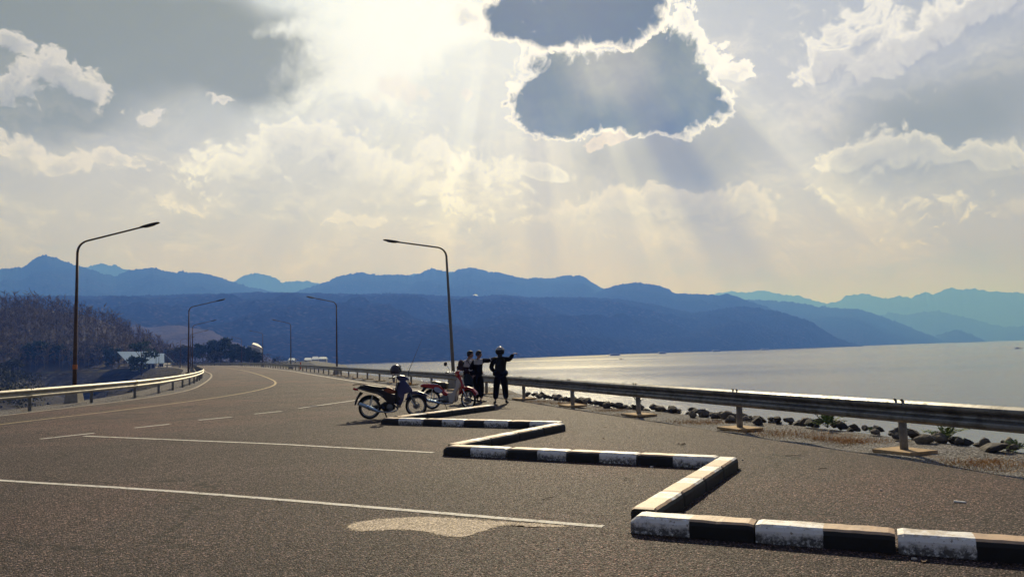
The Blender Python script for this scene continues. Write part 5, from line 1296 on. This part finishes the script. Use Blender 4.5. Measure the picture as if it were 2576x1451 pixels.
mpack = mat('olive_black_canvas', (.016, .014, .010), rough=.95, spec=.1, bump=.3, bscale=40); mjean = mat('blue_grey_denim', (.03, .04, .055), rough=.9, spec=.1)
# black jacket with a pale yoke: told apart by place on the garment, in the person's own frame
def yoke_mat(name, c_low, c_hi, z0, z1, xlim):
    m_ = mat(name, c_low, rough=.92, spec=.1); N, b, t = nodes(m_); co = N.n('ShaderNodeTexCoord').outputs['Object']; s3 = N.n('ShaderNodeSeparateXYZ'); N.put(s3.inputs[0], co)
    z = N.m('ADD', s3.outputs[2], N.m('MULTIPLY', N.m('ABSOLUTE', s3.outputs[0]), -.12))
    f = N.m('MULTIPLY', N.step(z, z0 - .004, z0 + .004), N.step(N.m('ABSOLUTE', s3.outputs[0]), xlim + .006, xlim - .006))
    N.put(b.inputs['Base Color'], N.mix(f, c_low, c_hi)); return m_
# --- the woman in a helmet, back to us, right arm raised and pointing
wl = Vector((SX(-.33, 23.75), 23.75, 0))
J = dict(pelvis=(0, 0, .90), chest=(.0, .0, 1.20), neck=(.0, .02, 1.41), head=(.0, .05, 1.56), shL=(-.165, 0, 1.345), elL=(-.29, -.04, 1.11), wrL=(-.185, .03, .96),
         shR=(.165, .02, 1.35), elR=(.295, .10, 1.325), wrR=(.415, .17, 1.50), hipL=(-.088, 0, .86), knL=(-.135, .01, .47), anL=(-.175, -.02, .085), hipR=(.088, 0, .86), knR=(.13, .03, .47), anR=(.155, .0, .085), toeL=(-.25, 1, 0), toeR=(.35, 1, 0))
BT = 1.45; BK = 1.48
pw, PW = person(wl, 'woman in black with a pale topped helmet and backpack, pointing with her right arm', J, dict(jacket=mjb, trousers=mjt, shoe=mshk), R(78),
                [('R', (.75, .35, .12), (0, -.3, -1), 1, True, 1.1), ('L', (.6, .35, -.7), (.3, 1, 0), -1, False, .7)])
BT = 1.35; BK = 1.30
mhw = mat('grey_white_helmet', (.30, .31, .34), rough=.2, coat=.7)
hl = PW['head'] + V(0, -.005, .03)
bm = NB(); helmet_shell(bm, hl, .138, (.2, 1, -.3)); obj('helmet', bm, mhw, pw, smooth=True)
bm = NB(); vs_ = ball(bm, hl, (.141, .142, .146), sub=3); bmesh.ops.delete(bm, geom=[v for v in vs_ if not (v.co.z - hl.z < .07 and v.co.z - hl.z > -.11)], context='VERTS'); bmesh.ops.solidify(bm, geom=list(bm.faces), thickness=.006)
obj('helmet_band', bm, mblk, pw, smooth=True)
bm = join([skin_mesh([[(PW['neck'] + V(0, 0, -.02), .085, .08), (PW['neck'] + V(0, -.015, .07), .082, .085), (PW['neck'] + V(0, -.02, .13), .075, .085)]], 1)]); obj('hood_and_hair', bm, mhair, pw, smooth=True)
bm = join([skin_mesh([[(V(0, .0, .80), .270, .200), (V(0, 0, .92), .262, .190), (V(0, 0, 1.06), .235, .175)]], 1)]); obj('jacket_hem', bm, mjb, pw, smooth=True)
def backpack(loc, label, w, h, d, tilt, m_, yaw=0):
    root = empty('backpack', loc, yaw); root.rotation_euler = (tilt, 0, yaw); tag(root, label, 'backpack', None)
    bm = NB(); prof = []
    n = 10; rings = []
    for i in range(n + 1):
        t_ = i / n; z = (t_ - .5) * h; k = (1 - abs(2 * t_ - 1) ** 5 * .55) * (1.06 - .22 * t_)
        ring = [bm.verts.new((math.copysign(abs(math.cos(a)) ** .55, math.cos(a)) * w / 2 * k, math.copysign(abs(math.sin(a)) ** .6, math.sin(a)) * d / 2 * k, z)) for a in [j * math.pi / 8 for j in range(16)]]
        rings.append(ring)
    for r0, r1 in zip(rings, rings[1:]):
        for k in range(16): bm.faces.new((r0[k], r0[(k + 1) % 16], r1[(k + 1) % 16], r1[k]))
    bm.faces.new(rings[0][::-1]); bm.faces.new(rings[-1]); obj('bag', bm, m_, root, smooth=True)
    bm = NB(); box(bm, (0, -d * .5, -h * .14), (w * .68, d * .22, h * .48), bev=.02); obj('front_pocket', bm, m_, root)
    for s in (-1, 1):
        bm = NB(); tube(bm, [(s * w * .28, d * .42, h * .44), (s * w * .36, d * 1.0, h * .40), (s * w * .44, d * 1.35, h * .12), (s * w * .42, d * .9, -h * .22), (s * w * .36, d * .4, -h * .36)], .016, 6); obj('shoulder_strap', bm, m_, root, smooth=True)
    bm = NB(); tube(bm, [(-.03, 0, h * .48), (-.02, 0, h * .56), (.02, 0, h * .56), (.03, 0, h * .48)], .007, 5); obj('carry_loop', bm, m_, root)
    return root
backpack(wl + V(.015, -.235, 1.16), 'dark olive backpack on the back of the woman with the helmet', .31, .50, .17, R(-3), mpack)
# --- the man in a black jacket with a pale yoke, arm stretched to the right
ml_ = Vector((SX(-1.03, 24.5), 24.5, 0))
J = dict(pelvis=(-.03, 0, .88), chest=(-.02, .0, 1.17), neck=(-.005, .02, 1.37), head=(.02, .03, 1.505), shL=(-.15, -.06, 1.29), elL=(-.235, -.05, 1.03), wrL=(-.20, .08, .83),
         shR=(.115, .06, 1.31), elR=(.36, .12, 1.30), wrR=(.58, .17, 1.395), hipL=(-.10, -.03, .84), knL=(-.075, -.02, .46), anL=(-.05, -.03, .085), hipR=(.03, .05, .84), knR=(.075, .08, .46), anR=(.06, .10, .085), toeL=(1, .25, 0), toeR=(1, .1, 0))
mj = yoke_mat('black_jacket_pale_yoke', (.006, .005, .006), (.42, .42, .44), 1.185, 1.4, .135)
pm, PM = person(ml_, 'man in a black jacket with pale yoke, stretching his arm out to the right', J, dict(jacket=mj, trousers=mjt, shoe=mshb), R(28),
                [('R', (.9, .2, -.05), (0, .2, -1), 1, True, 1.0), ('L', (.35, .25, -.9), (1, 0, .2), 1, False, .5)], hairc=.05)
for s, (a, b2, k) in {'R': ('elR', 'wrR', .12), 'L': ('elL', 'wrL', -.05)}.items():
    p = PM[a].lerp(PM[b2], k); d_ = (PM[b2] - PM[a]).normalized()
    bm = NB(); tube(bm, [p - d_ * .012, p + d_ * .012], .070, 12); obj('sleeve_stripe', bm, mwc, pm)
# --- the man half hidden behind him, backpack on
m2 = Vector((SX(-1.36, 25.15), 25.15, 0))
J = dict(pelvis=(-.03, 0, .87), chest=(-.02, .0, 1.17), neck=(.0, .02, 1.38), head=(.045, .03, 1.505), shL=(-.13, -.10, 1.29), elL=(-.14, -.10, 1.03), wrL=(.04, -.13, .90),
         shR=(.10, .10, 1.30), elR=(.20, .14, 1.06), wrR=(.34, .10, .95), hipL=(-.08, -.05, .84), knL=(-.10, -.06, .46), anL=(-.13, -.08, .085), hipR=(.03, .06, .84), knR=(.03, .08, .46), anR=(.02, .08, .085), toeL=(1, .2, 0), toeR=(1, .2, 0))
mj2 = yoke_mat('maroon_shirt_white_front', (.030, .014, .016), (.46, .44, .48), 1.10, 1.4, .30)
pn, PN = person(m2, 'man in a dark cap partly hidden behind the man in the yoke jacket', J, dict(jacket=mj2, trousers=mjean, shoe=mshk), R(5),
                [('R', (.8, 0, -.3), (0, -1, 0), 1, False, .8), ('L', (.8, 0, -.3), (0, 1, 0), -1, False, .8)], hairc=-.02)
bm = NB(); hc_ = PN['head']; vs_ = ball(bm, hc_ + V(-.005, 0, .045), (.112, .092, .085), sub=3); bmesh.ops.delete(bm, geom=[v for v in vs_ if v.co.z < hc_.z + .035], context='VERTS'); bmesh.ops.solidify(bm, geom=list(bm.faces), thickness=.006); obj('cap', bm, mblk, pn, smooth=True)
backpack(m2 + V(-.26, -.04, 1.10), 'dark maroon brown backpack on the half hidden man', .30, .48, .22, R(0), mmar, R(-82))

# ------------------------------------------------------------------ plants, dry grass, litter
mgrass = leafmat('dry_orange_grass', (.26, .125, .035), (.55, .30, .10)); mfern = leafmat('fresh_leaflets', (.05, .10, .03), (.20, .26, .09)); mstem = mat('green_stem', (.10, .10, .05), rough=.8)
def grass_patch(centres, n, seed, sp_=.35, h=.07):
    rnd = random.Random(seed); vs = []; fs = []
    for _ in range(n):
        c = rnd.choice(centres); p = Vector((c[0] + rnd.gauss(0, sp_ * c[2]), c[1] + rnd.gauss(0, sp_ * .55 * c[2]), -.03)); hh = h * rnd.uniform(.4, 1.5)
        a = rnd.uniform(0, 6.28); w = Vector((math.cos(a), math.sin(a), 0)) * .004; t2 = p + Vector((rnd.gauss(0, .04), rnd.gauss(0, .04), hh)); k = len(vs)
        vs.extend([tuple(p - w), tuple(p + w), tuple(t2)]); fs.append((k, k + 1, k + 2))
    return tag(obj('dry_grass', (vs, fs), mgrass), kind='stuff')
gc = []
for px, py, s in ((2520, 1163, 1.5), (2576, 1170, 1.6), (2460, 1158, .8), (1750, 1058, 1.3), (1780, 1061, 1.0), (1930, 1083, 1.2), (1990, 1090, 1.0), (2060, 1098, .8), (2160, 1108, .8), (1390, 1012, 1.3), (1420, 1014, 1.2), (1350, 1008, 1.0), (1600, 1040, .8), (1540, 1030, .9), (2120, 1103, .7), (1180, 985, 1.2), (1255, 990, 1.0)):
    g = G(px, py); gc.append((g.x, g.y, s))
grass_patch(gc, 7500, 3, h=.045)
def weed(px, py, h, w, label, seed, n=16, m_=None):
    rnd = random.Random(seed); g = G(px, py); root = empty('wild_plant', (g.x, g.y, -.04)); tag(root, label, 'plant', 'wild plants between the lakeside rocks')
    vs = []; fs = []
    for k in range(n):
        a = rnd.uniform(0, 6.28); el_ = rnd.uniform(.5, 1.4); L = h * rnd.uniform(.6, 1.15); d = Vector((math.cos(a) * math.cos(el_) * w / h, math.sin(a) * math.cos(el_) * w / h, math.sin(el_)))
        pts = []; p = Vector((0, 0, 0))
        for j in range(9): pts.append(p.copy()); p = p + d * L / 8; d = (d + Vector((0, 0, -.10))).normalized()
        bm = NB(); tube(bm, pts, [.004 - .0003 * j for j in range(9)], 4); obj('stem', bm, mstem, root)
        for j in range(3, 9):
            for s in (-1, 1):
                for q in range(2):
                    dd = (pts[min(j, 8)] - pts[j - 1]).normalized(); sd_ = dd.cross(Vector((0, 0, 1))).normalized() * s; tip = pts[j] + (sd_ * .8 + dd * .5 + Vector((0, 0, rnd.uniform(-.3, .2)))) * h * rnd.uniform(.16, .34)
                    md_ = pts[j].lerp(tip, .5); wv = dd * h * .045; b_ = len(vs); vs.extend([tuple(pts[j]), tuple(md_ + wv), tuple(tip), tuple(md_ - wv)]); fs.append((b_, b_ + 1, b_ + 2, b_ + 3))
    obj('leaves', (vs, fs), m_ or mfern, root)
weed(2082, 1070, .46, .50, 'feathery green plant growing between rocks under the middle of the rail', 1, 14)
weed(2378, 1102, .36, .44, 'low leafy green plant right of the near guardrail post', 2, 14)
weed(2560, 1124, .22, .55, 'dense low green weed at the right frame edge beside rocks', 3, 18)
weed(1607, 1016, .34, .16, 'tiny sprig above the rocks left of the third post', 4, 4)
weed(1362, 985, .55, .10, 'thin tall stalk with a few leaves right of the fifth post', 5, 3)
weed(2195, 1085, .13, .12, 'tiny tuft beside the flat rocks left of the near post', 6, 6)
weed(2270, 1092, .16, .14, 'small pale weed just behind the foot of the near post', 7, 6)
# dead leaves, twigs and scraps on the asphalt
mleafb = mat('dead_leaf', (.30, .20, .12), rough=.8); mtwig = mat('dry_twig', (.05, .032, .022), rough=.9); mscrap = mat('white_scrap', (.75, .78, .80), rough=.7); mpeb = mat('pale_pebble', (.5, .46, .42), rough=.8)
def leaf(px, py, s, rz, label):
    g = G(px, py); bm = NB(); pr = [(0, 0), (.3, .22), (.7, .26), (1.0, .08), (1.25, 0), (1.0, -.10), (.75, -.28), (.35, -.2)]
    c_ = bm.verts.new((.6, 0, .02)); vv = [bm.verts.new((x, y, .06 + .14 * math.sin(x * 3 + y * 5))) for x, y in pr]
    for i in range(len(vv)): bm.faces.new((c_, vv[i], vv[(i + 1) % len(vv)]))
    bmesh.ops.transform(bm, matrix=Matrix.Scale(s, 4), verts=bm.verts); o = obj('dead_leaf', bm, mleafb); o.location = (g.x, g.y, .006); o.rotation_euler = (0, 0, rz)
    return tag(o, label, 'dead leaf', 'dead leaves on the asphalt')
leaf(1703, 1119, .13, .3, 'curled pale dead leaf beyond the middle kerb row, nearest the nearest diagonal')
leaf(1520, 1075, .11, 1.2, 'small brown dead leaf right of the middle diagonal kerb end')
leaf(1522, 1104, .08, 2.0, 'smallest brown dead leaf below the other one past the middle kerbs')
leaf(2320, 1416, .07, .8, 'orange brown dead leaf at the foot of the nearest striped row')
def twig(px, py, L, rz, label):
    g = G(px, py); bm = NB(); pts = [(-L / 2, 0, .004), (-L / 6, L * .08, .010), (L / 5, L * .03, .012), (L / 2, L * .12, .005)]; tube(bm, pts, [.0028, .0035, .003, .0015], 5); tube(bm, [(L / 6, L * .03, .011), (L * .32, -L * .12, .008)], [.002, .001], 4)
    o = obj('twig', bm, mtwig); o.location = (g.x, g.y, .003); o.rotation_euler = (0, 0, rz); return tag(o, label, 'twig', 'twigs on the asphalt')
twig(1380, 1255, .16, .7, 'thin dark twig on the asphalt left of the near diagonal kerbs')
twig(1575, 1206, .16, 1.1, 'dark forked twig below the right part of the middle kerb row')
twig(2000, 1148, .26, -.4, 'long thin twig on the asphalt beyond the nearest kerbs')
twig(2070, 1180, .14, .2, 'short twig on the reddish asphalt right of the kerbs')
twig(1185, 1111, .2, .1, 'thin twig on the asphalt just left of the middle kerb end')
twig(700, 1262, .12, 2.1, 'small twig by the middle of the long white line')
g = G(2415, 1264); bm = NB(); slab(bm, [(-.055, 0), (.055, 0), (.045, .012), (-.05, .016)], .022, 0, .003); o = obj('paper_scrap', bm, mscrap); o.location = (g.x, g.y, .003); o.rotation_euler = (0, 0, R(-35)); tag(o, 'small white scrap lying on the asphalt at the far right', 'litter')
for i, (px, py, s, lb) in enumerate(((2216, 1234, .012, 'small white pebble on open asphalt between the kerbs and the guardrail'), (1868, 1158, .014, 'pale pebble just right of the far end of the nearest diagonal'), (2300, 1408, .016, 'pale stone chip under the third stone of the nearest kerb row'), (1345, 1146, .012, 'pale chip at the foot of the middle striped row'), (1405, 1381, .009, 'tiny white chip in the centre foreground asphalt'), (1640, 1176, .018, 'grey stone chip below the right end of the middle row'))):
    g = G(px, py); bm = NB(); ball(bm, (0, 0, s * .5), (s * 1.4, s, s * .7), sub=1); o = obj('pebble', bm, mpeb); o.location = (g.x, g.y, .002); tag(o, lb, 'pebble', 'pebbles on the asphalt')
# crumbs of soil and needles gathered along the kerbs
mcrumb = leafmat('soil_crumbs', (.02, .015, .012), (.12, .085, .06)); rnd = random.Random(9); vs = []; fs = []
def along(a, b2, n, spread=.035):
    a = Vector(a); b2 = Vector(b2)
    for _ in range(n):
        u = rnd.random(); p = a.lerp(b2, u); nn = (b2 - a).normalized(); q = p + Vector((nn.y, -nn.x)) * abs(rnd.gauss(0, spread)) * (1.4 if noise.noise(Vector((u * 7, a.x, 0))) > .0 else .5)
        s = rnd.uniform(.003, .011); k = len(vs); an = rnd.uniform(0, 3); dx, dy = math.cos(an) * s, math.sin(an) * s
        vs.extend([(q.x - dx, q.y - dy, .004), (q.x + dy * .5, q.y - dx * .5, .006), (q.x + dx, q.y + dy, .004), (q.x - dy * .5, q.y + dx * .5, .008)]); fs.append((k, k + 1, k + 2, k + 3))
k1 = lambda p: (SX(*p), p[1])
along(k1((.98, 6.69)), k1((4.4, 5.08)), 1500); along(k1((-1.06, 12.03)), k1((2.5, 10.05)), 1300); along(k1((1.30, 6.90)), k1((2.9, 10.0)), 700); along(k1((-2.97, 17.66)), k1((.9, 15.5)), 600)
tag(obj('soil_crumbs', (vs, fs), mcrumb), kind='stuff')

# ------------------------------------------------------------------ the air
mh = bpy.data.materials.new('haze'); mh.use_nodes = True; t = mh.node_tree; t.nodes.clear()
pv = t.nodes.new('ShaderNodeVolumePrincipled'); mo = t.nodes.new('ShaderNodeOutputMaterial')
pv.inputs['Color'].default_value = HAZE_COL + (1,); pv.inputs['Absorption Color'].default_value = (1, 1, 1, 1)
pv.inputs['Density'].default_value = HAZE_D; pv.inputs['Anisotropy'].default_value = 0.20
t.links.new(pv.outputs[0], mo.inputs['Volume'])
bm = NB(); box(bm, (0, 6300, 312), (27000, 16000, 658))
hz = obj('haze', bm, mh); tag(hz, kind='stuff')
